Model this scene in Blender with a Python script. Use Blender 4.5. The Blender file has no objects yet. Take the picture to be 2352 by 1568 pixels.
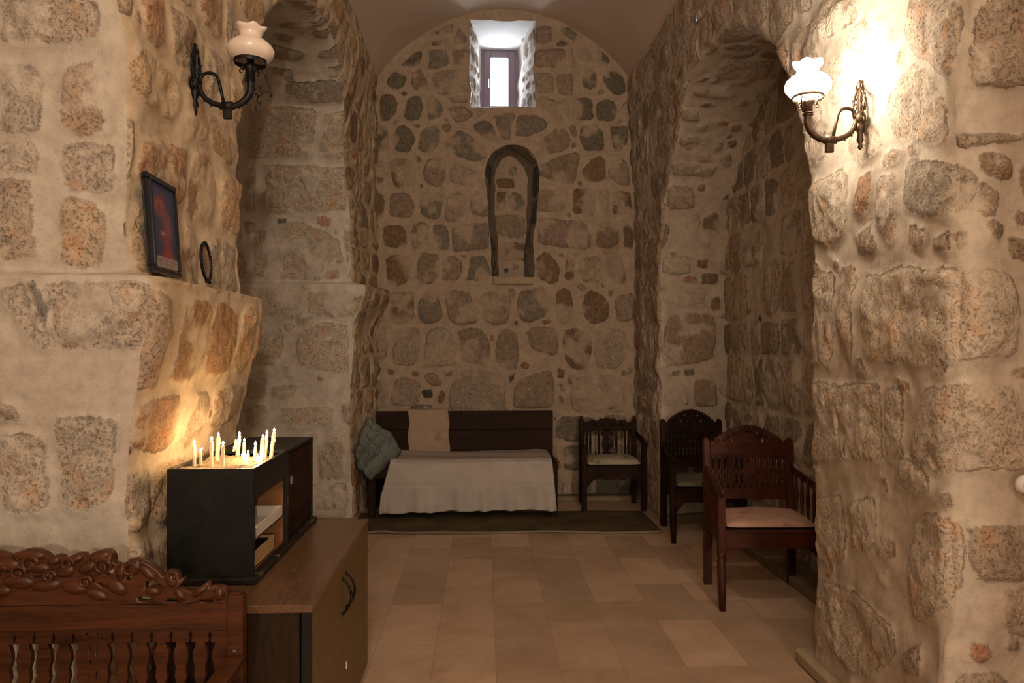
import bpy, bmesh, math, random
import numpy as np
from mathutils import Vector, Matrix
S = bpy.context.scene
COL = S.collection
PI = math.pi
# ---------------------------------------------------------------- camera
FPX = 1672.0
PSI = math.radians(2.26); TH = math.atan(9 / FPX)
cF = Vector((math.sin(PSI) * math.cos(TH), math.cos(PSI) * math.cos(TH), math.sin(TH)))
cR = Vector((math.cos(PSI), -math.sin(PSI), 0)); cU = cR.cross(cF)
CAM = Vector((0, 0, 1.5))
cam = bpy.data.cameras.new('camera'); camo = bpy.data.objects.new('camera', cam); COL.objects.link(camo)
camo.matrix_world = Matrix((( cR.x, cU.x, -cF.x, CAM.x), (cR.y, cU.y, -cF.y, CAM.y), (cR.z, cU.z, -cF.z, CAM.z), (0, 0, 0, 1)))
cam.sensor_width = 36; cam.lens = 36 * FPX / 2352; cam.clip_start = 0.05; cam.clip_end = 200
S.camera = camo
# ---------------------------------------------------------------- sky, light, exposure
S.view_settings.view_transform = 'Standard'; S.view_settings.look = 'None'
S.view_settings.gamma = 1; S.view_settings.use_curve_mapping = False
S.view_settings.exposure = 1.28
S.cycles.use_denoising = True
S.cycles.max_bounces = 6; S.cycles.diffuse_bounces = 4; S.cycles.glossy_bounces = 3; S.cycles.transmission_bounces = 6
S.cycles.transparent_max_bounces = 8
S.cycles.use_adaptive_sampling = True; S.cycles.adaptive_threshold = 0.05
S.cycles.caustics_reflective = False; S.cycles.caustics_refractive = False
W = bpy.data.worlds.new('world'); S.world = W; W.use_nodes = True
W.node_tree.nodes['Background'].inputs[0].default_value = (0.78, 0.88, 1.0, 1)
W.node_tree.nodes['Background'].inputs[1].default_value = 11.0
def lamp(name, kind, loc, energy, color, size=0.1, rot=None, size_y=None):
    l = bpy.data.lights.new(name, kind); l.energy = energy; l.color = color
    if kind == 'AREA':
        l.size = size
        if size_y: l.shape = 'RECTANGLE'; l.size_y = size_y
    else: l.shadow_soft_size = size
    o = bpy.data.objects.new(name, l); o.location = loc
    if rot: o.rotation_euler = rot
    COL.objects.link(o); return o
# unseen area light added behind the camera to brighten the nave; no doorway built
door = lamp('rear_fill_light', 'AREA', (0.1, -8.3, 1.7), 45, (1.0, 0.92, 0.84), 1.6, (PI / 2, 0, 0), 2.4)
nave = lamp('nave_fill_light', 'POINT', (-0.10, -0.7, 3.55), 56, (1.0, 0.875, 0.70), 0.22)  # added fill light above and behind the camera; no pendant lamp hangs there
back_sconce = lamp('nave_wall_lamp_light', 'POINT', (1.37, -5.05, 2.55), 210, (1.0, 0.87, 0.69), 0.09)
por = lamp('window_portal', 'AREA', (0.17, 7.95, 4.33), 1, (1, 1, 1), 0.25, (-PI / 2, 0, 0), 0.6); por.data.cycles.is_portal = True

def at(px, py, X=None, Y=None, Z=None):
    d = cF + cR * ((px - 1176) / FPX) - cU * ((py - 784) / FPX)
    t = X / d.x if X is not None else Y / d.y if Y is not None else (Z - 1.5) / d.z
    return CAM + d * t
# ---------------------------------------------------------------- node helpers
def mat(name):
    m = bpy.data.materials.new(name); m.use_nodes = True
    nt = m.node_tree; b = nt.nodes['Principled BSDF']
    return m, nt, b
def N(nt, t, **kw):
    n = nt.nodes.new(t)
    for k, v in kw.items():
        if k.startswith('i_'):
            n.inputs[int(k[2:])].default_value = v
        else: setattr(n, k, v)
    return n
def L(nt, a, b): nt.links.new(a, b)
def noise(nt, vec, scale, detail=3, rough=0.55, dist=0.0):
    n = nt.nodes.new('ShaderNodeTexNoise'); n.inputs['Scale'].default_value = scale
    n.inputs['Detail'].default_value = detail; n.inputs['Roughness'].default_value = rough
    n.inputs['Distortion'].default_value = dist
    if vec is not None: L(nt, vec, n.inputs['Vector'])
    return n.outputs[0]
def ramp(nt, fac, stops):
    r = nt.nodes.new('ShaderNodeValToRGB'); e = r.color_ramp.elements
    while len(e) < len(stops): e.new(0.5)
    for i, (p, c) in enumerate(stops):
        e[i].position = p; e[i].color = (c[0], c[1], c[2], 1) if isinstance(c, (tuple, list)) else (c, c, c, 1)
    L(nt, fac, r.inputs[0]); return r.outputs[0]
def mix(nt, fac, a, b, mode='MIX'):
    m = nt.nodes.new('ShaderNodeMix'); m.data_type = 'RGBA'; m.blend_type = mode
    for s, v in ((m.inputs[0], fac), (m.inputs[6], a), (m.inputs[7], b)):
        if hasattr(v, 'is_output'): L(nt, v, s)
        elif isinstance(v, (int, float)): s.default_value = v
        else: s.default_value = (v[0], v[1], v[2], 1)
    return m.outputs[2]
def maprange(nt, v, a, b, c, d, smooth=False):
    m = nt.nodes.new('ShaderNodeMapRange'); m.inputs[1].default_value = a; m.inputs[2].default_value = b
    m.inputs[3].default_value = c; m.inputs[4].default_value = d
    if smooth: m.interpolation_type = 'SMOOTHSTEP'
    L(nt, v, m.inputs[0]); return m.outputs[0]
def mth(nt, op, a, b=0.0, c=None):
    m = nt.nodes.new('ShaderNodeMath'); m.operation = op
    for i, v in enumerate((a, b) if c is None else (a, b, c)):
        if hasattr(v, 'is_output'): L(nt, v, m.inputs[i])
        else: m.inputs[i].default_value = v
    return m.outputs[0]
def coords(nt, scale=(1, 1, 1), rot=(0, 0, 0), loc=(0, 0, 0)):
    t = nt.nodes.new('ShaderNodeTexCoord'); mp = nt.nodes.new('ShaderNodeMapping')
    mp.inputs['Scale'].default_value = scale; mp.inputs['Rotation'].default_value = rot; mp.inputs['Location'].default_value = loc
    L(nt, t.outputs['Object'], mp.inputs[0]); return mp.outputs[0]
def bump(nt, b, h, strength=0.3, dist=0.01):
    n = nt.nodes.new('ShaderNodeBump'); n.inputs['Strength'].default_value = strength; n.inputs['Distance'].default_value = dist
    L(nt, h, n.inputs['Height']); L(nt, n.outputs[0], b.inputs['Normal'])
# ---------------------------------------------------------------- materials
def stone_material(name, mortar):
    m, nt, b = mat(name)
    v = coords(nt)
    sd = N(nt, 'ShaderNodeAttribute', attribute_name='sd').outputs['Fac']
    tint = N(nt, 'ShaderNodeAttribute', attribute_name='tint').outputs['Color']
    big = N(nt, 'ShaderNodeAttribute', attribute_name='blotch').outputs['Fac']
    n1 = noise(nt, v, 24, 5, 0.68); n2 = noise(nt, v, 85, 3, 0.7); n3 = noise(nt, v, 9, 4, 0.6, 0.6)
    e = mth(nt, 'ADD', sd, mth(nt, 'MULTIPLY', mth(nt, 'SUBTRACT', n1, 0.5), 0.045))
    mask = maprange(nt, e, -0.008, 0.004, 1, 0, True)
    # mortar wiped over parts of the stones
    sm = mth(nt, 'ADD', mth(nt, 'MULTIPLY', big, 0.62), mth(nt, 'MULTIPLY', n3, 0.55))
    smear = maprange(nt, sm, 0.55, 0.74, 0, 0.85, True)
    mask = mth(nt, 'MULTIPLY', mask, mth(nt, 'SUBTRACT', 1.0, smear))
    st = mix(nt, 1.0, tint, ramp(nt, n1, [(0.30, 0.70), (0.43, 0.92), (0.56, 1.08), (0.70, 1.28)]), 'MULTIPLY')
    st = mix(nt, 1.0, st, ramp(nt, n2, [(0.34, 0.72), (0.44, 0.93), (0.54, 1.03), (0.68, 1.12)]), 'MULTIPLY')
    pit = mth(nt, 'MULTIPLY', maprange(nt, n2, 0.36, 0.42, 1, 0, True), maprange(nt, n3, 0.50, 0.62, 0, 0.75, True))
    st = mix(nt, pit, st, mix(nt, 1.0, tint, (0.22, 0.14, 0.09), 'MULTIPLY'))
    rust = maprange(nt, n3, 0.53, 0.68, 0, 0.5, True)
    st = mix(nt, rust, st, mix(nt, 1.0, tint, (1.25, 0.82, 0.5), 'MULTIPLY'))
    mcol = N(nt, 'ShaderNodeAttribute', attribute_name='mortar').outputs['Color']
    mo = mix(nt, 1.0, mcol, ramp(nt, n3, [(0.3, (0.86, 0.84, 0.82)), (0.7, (1.1, 1.1, 1.1))]), 'MULTIPLY')
    mo = mix(nt, 1.0, mo, ramp(nt, n1, [(0.3, 0.86), (0.6, 1.06)]), 'MULTIPLY')
    colr = mix(nt, mask, mo, st)
    L(nt, colr, b.inputs['Base Color']); b.inputs['Roughness'].default_value = 0.93
    b.inputs['Specular IOR Level'].default_value = 0.18
    pits = ramp(nt, n2, [(0.30, 0.0), (0.46, 1.0)])
    h = mth(nt, 'ADD', mth(nt, 'MULTIPLY', n1, 1.3), mth(nt, 'MULTIPLY', pits, 0.9))
    h = mth(nt, 'MULTIPLY', h, mth(nt, 'MULTIPLY_ADD', mask, 0.85, 0.15))
    h = mth(nt, 'ADD', h, mth(nt, 'MULTIPLY', mask, 0.25))
    bump(nt, b, h, 0.62, 0.013)
    return m
def wood(name, c0, c1, rough=0.4, grain=(1, 1, 14), scale=3.0, bumps=0.15, wear=None, spec=0.4):
    m, nt, b = mat(name)
    v = coords(nt, grain)
    n = noise(nt, v, scale, 4, 0.6, 0.8); n2 = noise(nt, v, scale * 7, 3, 0.6)
    f = mth(nt, 'ADD', mth(nt, 'MULTIPLY', n, 0.65), mth(nt, 'MULTIPLY', n2, 0.35))
    c = ramp(nt, f, [(0.32, c0), (0.62, c1)])
    if wear:
        n3 = noise(nt, coords(nt), 14, 6, 0.7)
        c = mix(nt, maprange(nt, n3, wear[1], wear[1] + 0.06, 0, 0.85, True), c, wear[0])
    L(nt, c, b.inputs['Base Color']); b.inputs['Roughness'].default_value = rough
    b.inputs['Specular IOR Level'].default_value = spec
    bump(nt, b, n2, bumps, 0.004); return m
def plain(name, c, rough=0.5, metal=0.0, var=0.15, scale=20, bumps=0.05, spec=0.4):
    m, nt, b = mat(name)
    n = noise(nt, coords(nt), scale, 4, 0.6)
    L(nt, mix(nt, 1.0, c, ramp(nt, n, [(0.3, 1 - var), (0.7, 1 + var)]), 'MULTIPLY'), b.inputs['Base Color'])
    b.inputs['Roughness'].default_value = rough; b.inputs['Metallic'].default_value = metal
    b.inputs['Specular IOR Level'].default_value = spec
    if bumps: bump(nt, b, n, bumps, 0.01)
    return m
def cloth_mat(name, c, lines=None, stain=None, weave=420, var=0.08):
    m, nt, b = mat(name)
    v = coords(nt)
    n = noise(nt, v, 7, 4, 0.6); w = noise(nt, v, weave, 2, 0.5)
    cc = mix(nt, 1.0, c, ramp(nt, n, [(0.3, 1 - var), (0.7, 1 + var)]), 'MULTIPLY')
    if stain:
        s = noise(nt, coords(nt, loc=(3, 1, 2)), stain[1], 3, 0.5)
        cc = mix(nt, maprange(nt, s, stain[2], stain[2] + 0.14, 0, 0.75, True), cc, stain[0])
    if lines:
        a = N(nt, 'ShaderNodeAttribute', attribute_name='line').outputs['Fac']
        cc = mix(nt, maprange(nt, a, 0.4, 0.9, 0, 0.8), cc, lines)
    L(nt, cc, b.inputs['Base Color']); b.inputs['Roughness'].default_value = 0.95
    b.inputs['Specular IOR Level'].default_value = 0.1
    bump(nt, b, w, 0.35, 0.003); return m
def emis(name, c, s):
    m = bpy.data.materials.new(name); m.use_nodes = True; nt = m.node_tree; nt.nodes.clear()
    o = N(nt, 'ShaderNodeOutputMaterial'); e = N(nt, 'ShaderNodeEmission')
    e.inputs[0].default_value = (*c, 1); e.inputs[1].default_value = s; L(nt, e.outputs[0], o.inputs[0]); return m
MORTAR = (0.48, 0.40, 0.315)
M = {}
M['stone'] = stone_material('limestone_masonry', MORTAR)
M['limestone_old'] = plain('darkened_limestone', (0.20, 0.145, 0.08), 0.8, 0, 0.2, 12, 0.15)
M['plaster'] = plain('vault_plaster', (0.60, 0.485, 0.385), 0.95, 0, 0.05, 3, 0.12, 0.1)
M['reveal'] = plain('window_reveal_plaster', (0.72, 0.70, 0.68), 0.9, 0, 0.05, 9, 0.1, 0.1)
M['wood_red'] = wood('carved_red_brown_wood', (0.020, 0.005, 0.002), (0.070, 0.018, 0.007), 0.42, (1, 1, 1), 5, 0.2, None, 0.22)
M['wood_dark'] = wood('dark_walnut_wood', (0.009, 0.0035, 0.0012), (0.030, 0.010, 0.004), 0.55, (1, 1, 1), 5, 0.2, None, 0.1)
M['wood_bench'] = wood('dark_plank_wood', (0.009, 0.004, 0.0015), (0.032, 0.012, 0.005), 0.65, (1, 9, 9), 2.2, 0.2, None, 0.15)
M['bench_rail'] = wood('polished_orange_brown_wood', (0.018, 0.0055, 0.002), (0.088, 0.027, 0.009), 0.38, (1, 6, 9), 2.5, 0.2, None, 0.3)
M['black'] = wood('worn_black_paint', (0.006, 0.006, 0.005), (0.014, 0.012, 0.010), 0.42, (2, 2, 2), 4, 0.25, ((0.10, 0.075, 0.04), 0.67), 0.2)
M['black_edge'] = wood('chipped_black_paint', (0.006, 0.006, 0.005), (0.02, 0.016, 0.012), 0.45, (2, 2, 2), 4, 0.3, ((0.16, 0.13, 0.08), 0.58), 0.2)
M['inner'] = wood('bare_orange_wood', (0.14, 0.05, 0.015), (0.30, 0.12, 0.035), 0.55, (1, 1, 6), 3, 0.2)
M['lam_top'] = wood('brown_laminate', (0.085, 0.042, 0.020), (0.15, 0.078, 0.038), 0.27, (6, 1, 6), 9, 0.1, ((0.42, 0.36, 0.28), 0.69), 0.5)
M['lam_door'] = wood('mustard_brown_laminate', (0.12, 0.066, 0.016), (0.165, 0.095, 0.028), 0.5, (6, 6, 1), 8, 0.1)
M['lam_dark'] = wood('dark_laminate', (0.013, 0.006, 0.002), (0.032, 0.016, 0.006), 0.55, (8, 8, 1), 6, 0.15, None, 0.15)
M['iron'] = plain('black_iron', (0.018, 0.016, 0.014), 0.45, 0.7, 0.3, 60, 0.2)
M['bronze'] = plain('bronze_iron', (0.075, 0.045, 0.025), 0.42, 0.75, 0.3, 60, 0.2)
M['wax'] = plain('candle_wax', (0.80, 0.66, 0.42), 0.45, 0, 0.05, 40, 0.05)
M['wax'].node_tree.nodes['Principled BSDF'].inputs['Subsurface Weight'].default_value = 0.25
M['wax'].node_tree.nodes['Principled BSDF'].inputs['Subsurface Radius'].default_value = (0.02, 0.012, 0.006)
M['wick'] = plain('wick', (0.01, 0.008, 0.006), 0.9, 0, 0, 5, 0)
M['flame'] = emis('candle_flame', (1.0, 0.68, 0.34), 170)
M['sand'] = plain('waxy_sand', (0.30, 0.20, 0.11), 0.75, 0, 0.35, 160, 0.6)
M['plastic'] = plain('cream_plastic', (0.62, 0.55, 0.46), 0.45, 0, 0.05, 30, 0.05)
M['white'] = plain('white_ceramic', (0.75, 0.70, 0.66), 0.3, 0, 0.03, 10, 0.0)
M['card'] = plain('cardboard', (0.38, 0.24, 0.11), 0.8, 0, 0.1, 30, 0.1)
M['towel'] = cloth_mat('white_sheet_cloth', (0.44, 0.385, 0.33))
M['beige'] = cloth_mat('stained_beige_towel', (0.37, 0.265, 0.19), None, ((0.22, 0.14, 0.07), 9, 0.55))
M['quilt'] = cloth_mat('pale_blue_check_quilt', (0.17, 0.185, 0.165), (0.06, 0.07, 0.075))
M['cush_cream'] = cloth_mat('stained_cream_cushion', (0.36, 0.31, 0.21), None, ((0.15, 0.11, 0.06), 13, 0.5), 300)
M['cush_pink'] = cloth_mat('pinkish_marbled_cushion', (0.42, 0.25, 0.18), None, ((0.27, 0.13, 0.08), 11, 0.55), 300)
M['cush_dark'] = cloth_mat('speckled_olive_cushion', (0.16, 0.15, 0.10), None, ((0.03, 0.03, 0.02), 60, 0.48), 200, 0.3)
M['frame'] = plain('black_lacquer', (0.012, 0.012, 0.016), 0.22, 0, 0.1, 30, 0.0, 0.6)
M['mauve'] = plain('mauve_window_frame', (0.17, 0.12, 0.145), 0.5, 0, 0.04, 20, 0.02)
M['chrome'] = plain('brushed_steel', (0.6, 0.6, 0.62), 0.25, 1.0, 0.05, 20, 0)
M['limestone'] = plain('smooth_limestone', (0.34, 0.25, 0.155), 0.7, 0, 0.14, 12, 0.15)
def painted():
    m, nt, b = mat('painted_picture')
    L(nt, N(nt, 'ShaderNodeAttribute', attribute_name='tint').outputs['Color'], b.inputs['Base Color'])
    b.inputs['Roughness'].default_value = 0.6; b.inputs['Specular IOR Level'].default_value = 0.2; return m
M['paint'] = painted()
def rugm():
    m, nt, b = mat('worn_olive_brown_carpet')
    v = coords(nt); n = noise(nt, v, 3.5, 5, 0.65); n2 = noise(nt, v, 260, 2, 0.6)
    c = ramp(nt, n, [(0.35, (0.070, 0.052, 0.028)), (0.65, (0.14, 0.10, 0.055))])
    c = mix(nt, 1.0, c, ramp(nt, n2, [(0.3, 0.7), (0.7, 1.3)]), 'MULTIPLY')
    L(nt, c, b.inputs['Base Color']); b.inputs['Roughness'].default_value = 1.0; b.inputs['Specular IOR Level'].default_value = 0.05
    bump(nt, b, n2, 0.5, 0.006); return m
M['rug'] = rugm()
def floorm():
    m, nt, b = mat('limestone_floor_tiles')
    t = N(nt, 'ShaderNodeTexCoord'); sx = N(nt, 'ShaderNodeSeparateXYZ'); L(nt, t.outputs['Object'], sx.inputs[0])
    cx = N(nt, 'ShaderNodeCombineXYZ')
    L(nt, mth(nt, 'ADD', sx.outputs[1], -3.37 + 0.0 + 58.5), cx.inputs[0]); L(nt, mth(nt, 'ADD', sx.outputs[0], -0.06 + 0.2965 * 40), cx.inputs[1])
    br = N(nt, 'ShaderNodeTexBrick'); L(nt, cx.outputs[0], br.inputs['Vector'])
    br.offset = 0.5; br.offset_frequency = 2; br.squash = 1
    br.inputs['Color1'].default_value = (0.80, 0.80, 0.80, 1); br.inputs['Color2'].default_value = (1.12, 1.12, 1.12, 1)
    br.inputs['Mortar'].default_value = (0.62, 0.60, 0.58, 1); br.inputs['Scale'].default_value = 1
    br.inputs['Mortar Size'].default_value = 0.0016; br.inputs['Mortar Smooth'].default_value = 0.2; br.inputs['Bias'].default_value = 0
    br.inputs['Brick Width'].default_value = 0.585; br.inputs['Row Height'].default_value = 0.2965
    v = coords(nt); n = noise(nt, v, 2.6, 5, 0.6, 1.0); n2 = noise(nt, v, 18, 5, 0.7, 1.2)
    vein = ramp(nt, n2, [(0.485, 1.0), (0.5, 0.86), (0.515, 1.0)])
    c = ramp(nt, n, [(0.3, (0.42, 0.272, 0.175)), (0.7, (0.54, 0.375, 0.262))])
    c = mix(nt, 1.0, c, br.outputs[0], 'MULTIPLY'); c = mix(nt, 0.6, c, vein, 'MULTIPLY')
    L(nt, c, b.inputs['Base Color'])
    L(nt, ramp(nt, n2, [(0.3, 0.42), (0.7, 0.58)]), b.inputs['Roughness']); b.inputs['Specular IOR Level'].default_value = 0.35
    bump(nt, b, br.outputs[1], -0.3, 0.002); return m
M['floor'] = floorm()
# ---------------------------------------------------------------- numpy noise
_rs = np.random.RandomState(7); _T = _rs.rand(64, 64, 64).astype(np.float32)
def vnoise(P, s, off=0.0):
    q = P * s + off + 1000.0; i = np.floor(q).astype(np.int64); f = q - i; f = f * f * (3 - 2 * f)
    i0 = i & 63; i1 = (i + 1) & 63; r = 0
    for a in (0, 1):
        for b_ in (0, 1):
            for c in (0, 1):
                w = (f[..., 0] if a else 1 - f[..., 0]) * (f[..., 1] if b_ else 1 - f[..., 1]) * (f[..., 2] if c else 1 - f[..., 2])
                r = r + w * _T[(i1 if a else i0)[..., 0], (i1 if b_ else i0)[..., 1], (i1 if c else i0)[..., 2]]
    return r - 0.5
def fbm(P, s, octv=3, off=0.0):
    r = 0; a = 1.0
    for k in range(octv): r = r + a * vnoise(P, s * 2.03 ** k, off + 13.7 * k); a *= 0.55
    return r
def sstep(x, a, b):
    t = np.clip((x - a) / (b - a), 0, 1); return t * t * (3 - 2 * t)
# ---------------------------------------------------------------- masonry surfaces
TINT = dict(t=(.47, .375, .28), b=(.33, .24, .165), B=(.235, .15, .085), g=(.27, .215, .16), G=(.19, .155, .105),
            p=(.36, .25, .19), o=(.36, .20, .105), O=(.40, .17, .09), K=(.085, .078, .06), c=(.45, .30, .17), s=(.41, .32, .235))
def parse(txt, ox, oy, sc):
    out = []
    for item in txt.replace('\n', ';').split(';'):
        w = item.split()
        if len(w) < 4: continue
        out.append((w[0], [(ox + float(a.split(',')[0]) / sc, oy + float(a.split(',')[1]) / sc) for a in w[1:]]))
    return out
class Surf:
    """masonry surface: parameter grid (u, v) -> point; stones are convex polygons in (u, v) metres"""
    def __init__(self, us, vs, pf, inv=None, hole=None, corner=0.05, bulge=0.012, seed=1, rough=0.0):
        self.us = np.array(us); self.vs = np.array(vs); self.pf = pf; self.inv = inv; self.hole = hole
        self.U, self.V = np.meshgrid(self.us, self.vs, indexing='ij'); self.rng = random.Random(seed)
        self.sd = np.full(self.U.shape, 0.2); self.tint = np.zeros(self.U.shape + (3,)); self.tint[:] = TINT['s']
        self.corner = corner; self.bulge = bulge; self.rough = rough; self.mort = MORTAR; self.tm = 1.0; self.less = 0.0; self.near = 0.0
    def stone(self, poly, tint, k=None, gap=0.012, soft=True):
        P = np.array(poly); c = P.mean(0); ang = np.arctan2(P[:, 1] - c[1], P[:, 0] - c[0]); P = P[np.argsort(ang)]
        m = 0.06; a, b_ = P.min(0) - m, P.max(0) + m
        i0, i1 = np.searchsorted(self.us, (a[0], b_[0])); j0, j1 = np.searchsorted(self.vs, (a[1], b_[1]))
        if i1 <= i0 or j1 <= j0: return
        U = self.U[i0:i1, j0:j1]; V = self.V[i0:i1, j0:j1]
        size = (P.max(0) - P.min(0)).min(); k = k or min(0.016, 0.10 * size)
        acc = 0; n = len(P)
        for q in range(n):
            e = P[(q + 1) % n] - P[q]; l = math.hypot(*e)
            if l < 1e-6: continue
            nx, ny = e[1] / l, -e[0] / l
            d = (U - P[q, 0]) * nx + (V - P[q, 1]) * ny
            acc = acc + np.exp(np.clip(d / k, -60, 60))
        d = k * np.log(acc + 1e-30)
        old = self.sd[i0:i1, j0:j1]
        old = np.maximum(old, gap - d)
        near = d < old
        self.sd[i0:i1, j0:j1] = np.minimum(old, d)
        tv = np.array(tint) * (0.9 + 0.2 * self.rng.random())
        T = self.tint[i0:i1, j0:j1]; T[near] = tv
    def photo(self, stones):
        for code, pts in stones:
            uv = [self.inv(x, y) for x, y in pts]
            if any(p is None for p in uv): continue
            self.stone(uv, TINT[code])
    def get(self, u, v):
        i = min(len(self.us) - 1, max(0, int(np.searchsorted(self.us, u)))); j = min(len(self.vs) - 1, max(0, int(np.searchsorted(self.vs, v))))
        return self.sd[i, j]
    def courses(self, u0, u1, v0, v1, hmin, hmax, wmin, wmax, gap=0.035, mixw='ttbbgpsso', small=True, keep=0.015):
        r = self.rng; v = v0
        while v < v1:
            h = r.uniform(hmin, hmax); u = u0 - r.uniform(0, wmax)
            while u < u1:
                w = r.uniform(wmin, wmax); g = gap * 0.5
                a, b_, c, d = u + g, u + w - g, v + g, v + h - g
                j = lambda: r.uniform(-0.22, 0.22) * gap * 1.4
                cx, cz = r.uniform(0.02, 0.28) * (b_ - a), r.uniform(0.02, 0.28) * (d - c)
                pts = [(a + cx + j(), c + j()), (b_ - cx + j(), c + j()), (b_ + j(), c + cz), (b_ + j(), d - cz), (b_ - cx * .8, d + j()), (a + cx * .8, d + j()), (a + j(), d - cz), (a + j(), c + cz)]
                ok = all(self.get(x, y) > keep for x, y in pts + [((a + b_) / 2, (c + d) / 2)])
                if ok: self.stone(pts, TINT[r.choice(mixw)])
                if small and r.random() < 0.35:
                    s = r.uniform(0.018, 0.04); x, y = u + r.uniform(-.01, .01), v + r.uniform(0, h)
                    if self.get(x, y) > s * 0.55:
                        self.stone([(x + s * math.cos(q) * r.uniform(.7, 1), y + s * math.sin(q) * r.uniform(.6, 1)) for q in [0, 1.1, 2, 3.1, 4.2, 5.3]], TINT[r.choice('oBbKoB')])
                u += w
            v += h
    def build(self):
        U, V = self.U.copy(), self.V.copy(); removed = None; dist = None
        if self.hole:
            f = self.hole(U, V); eps = 1e-3
            gx = (self.hole(U + eps, V) - f) / eps; gy = (self.hole(U, V + eps) - f) / eps
            gl = gx * gx + gy * gy + 1e-9
            cu = np.gradient(self.us)[:, None] * np.ones_like(U); cv = np.gradient(self.vs)[None, :] * np.ones_like(U)
            cell = np.maximum(cu, cv)
            snap = np.abs(f) < 0.71 * cell
            U = np.where(snap, U - f * gx / gl, U); V = np.where(snap, V - f * gy / gl, V)
            fs = np.where(snap, 0, f)
            q = np.stack([fs[:-1, :-1], fs[1:, :-1], fs[1:, 1:], fs[:-1, 1:]])
            removed = (q.max(0) <= 0)
            dist = np.where(snap, 0, np.maximum(f, 0)) ; self.g2 = (gx / np.sqrt(gl), gy / np.sqrt(gl))
        P, nrm, edge, n2 = self.pf(U, V)          # edge: distance to a rounded edge (or None), n2: neighbour normal
        if dist is not None and n2 is not None: edge = np.minimum(edge, dist) if edge is not None else dist
        sd = self.sd
        fade = np.ones_like(U)
        if edge is not None:
            fade = sstep(edge, 0.0, 0.03)
            if n2 is not None:
                c = 0.3 * self.corner * np.clip(1 - edge / self.corner, 0, 1) ** 2
                if callable(n2): n2 = n2(U, V, self.g2)
                P = P - (nrm + n2) * c[..., None]
        rel = self.bulge * (1 - np.exp(-np.clip(-sd, 0, 1) / 0.018)) - 0.006 * (sd > 0) * np.clip(sd / 0.02, 0, 1)
        rr = fbm(P, 22, 3, 5.0); ins = np.clip(-sd / 0.01, 0, 1)
        rel = rel + ins * (rr * 0.012 + self.rough * fbm(P, 9, 2, 2.0)) + 0.003 * vnoise(P, 30, 3)
        P = P + nrm * (rel * fade)[..., None]
        D = np.stack([fbm(P, 3.1, 3, 11), fbm(P, 3.1, 3, 47), fbm(P, 3.1, 3, 91)], -1) * 0.042
        P = P + D * np.array([1, 1, 0.6])
        self.P = P; self.keep = None if removed is None else ~removed
        self.bl = fbm(P, 5.5, 3, 31) + 0.5 - self.less
        return self
def merge_surfaces(name, surfs, warp=None, material=None, flip=None):
    vs, fs, sd, ti, bl, mo = [], [], [], [], [], []; off = 0
    for s in surfs:
        n, m = s.U.shape; idx = np.arange(n * m).reshape(n, m) + off
        q = np.stack([idx[:-1, :-1], idx[1:, :-1], idx[1:, 1:], idx[:-1, 1:]], -1)
        q = q[s.keep] if s.keep is not None else q.reshape(-1, 4)
        if getattr(s, 'flip', False): q = q[:, ::-1]
        vs.append(s.P.reshape(-1, 3)); fs.append(q.reshape(-1, 4)); sd.append(s.sd.reshape(-1)); ti.append(s.tint.reshape(-1, 3) * s.tm * (1 - s.near) + np.array(s.mort) * .92 * s.near); mo.append(np.tile(s.mort, (n * m, 1))); bl.append(s.bl.reshape(-1)); off += n * m
    V = np.concatenate(vs); Fc = np.concatenate(fs); SD = np.concatenate(sd); T = np.concatenate(ti); B = np.concatenate(bl); MO = np.concatenate(mo)
    used = np.zeros(len(V), bool); used[Fc.reshape(-1)] = True; remap = np.cumsum(used) - 1
    V, SD, T, B, MO = V[used], SD[used], T[used], B[used], MO[used]; Fc = remap[Fc]
    if warp is not None: V = warp(V)
    me = bpy.data.meshes.new(name)
    me.vertices.add(len(V)); me.vertices.foreach_set('co', V.astype(np.float32).reshape(-1))
    me.loops.add(len(Fc) * 4); me.loops.foreach_set('vertex_index', Fc.astype(np.int32).reshape(-1))
    me.polygons.add(len(Fc)); me.polygons.foreach_set('loop_start', np.arange(0, len(Fc) * 4, 4, dtype=np.int32))
    me.update(calc_edges=True)
    me.polygons.foreach_set('use_smooth', np.ones(len(Fc), bool))
    a = me.attributes.new('sd', 'FLOAT', 'POINT'); a.data.foreach_set('value', SD.astype(np.float32))
    a = me.attributes.new('blotch', 'FLOAT', 'POINT'); a.data.foreach_set('value', B.astype(np.float32))
    a = me.attributes.new('tint', 'FLOAT_COLOR', 'POINT'); a.data.foreach_set('color', np.concatenate([T, np.ones((len(T), 1))], 1).astype(np.float32).reshape(-1))
    a = me.attributes.new('mortar', 'FLOAT_COLOR', 'POINT'); a.data.foreach_set('color', np.concatenate([MO, np.ones((len(MO), 1))], 1).astype(np.float32).reshape(-1))
    me.validate(); me.materials.append(material or M['stone'])
    o = bpy.data.objects.new(name, me); o['kind'] = 'structure'; COL.objects.link(o); return o
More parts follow.
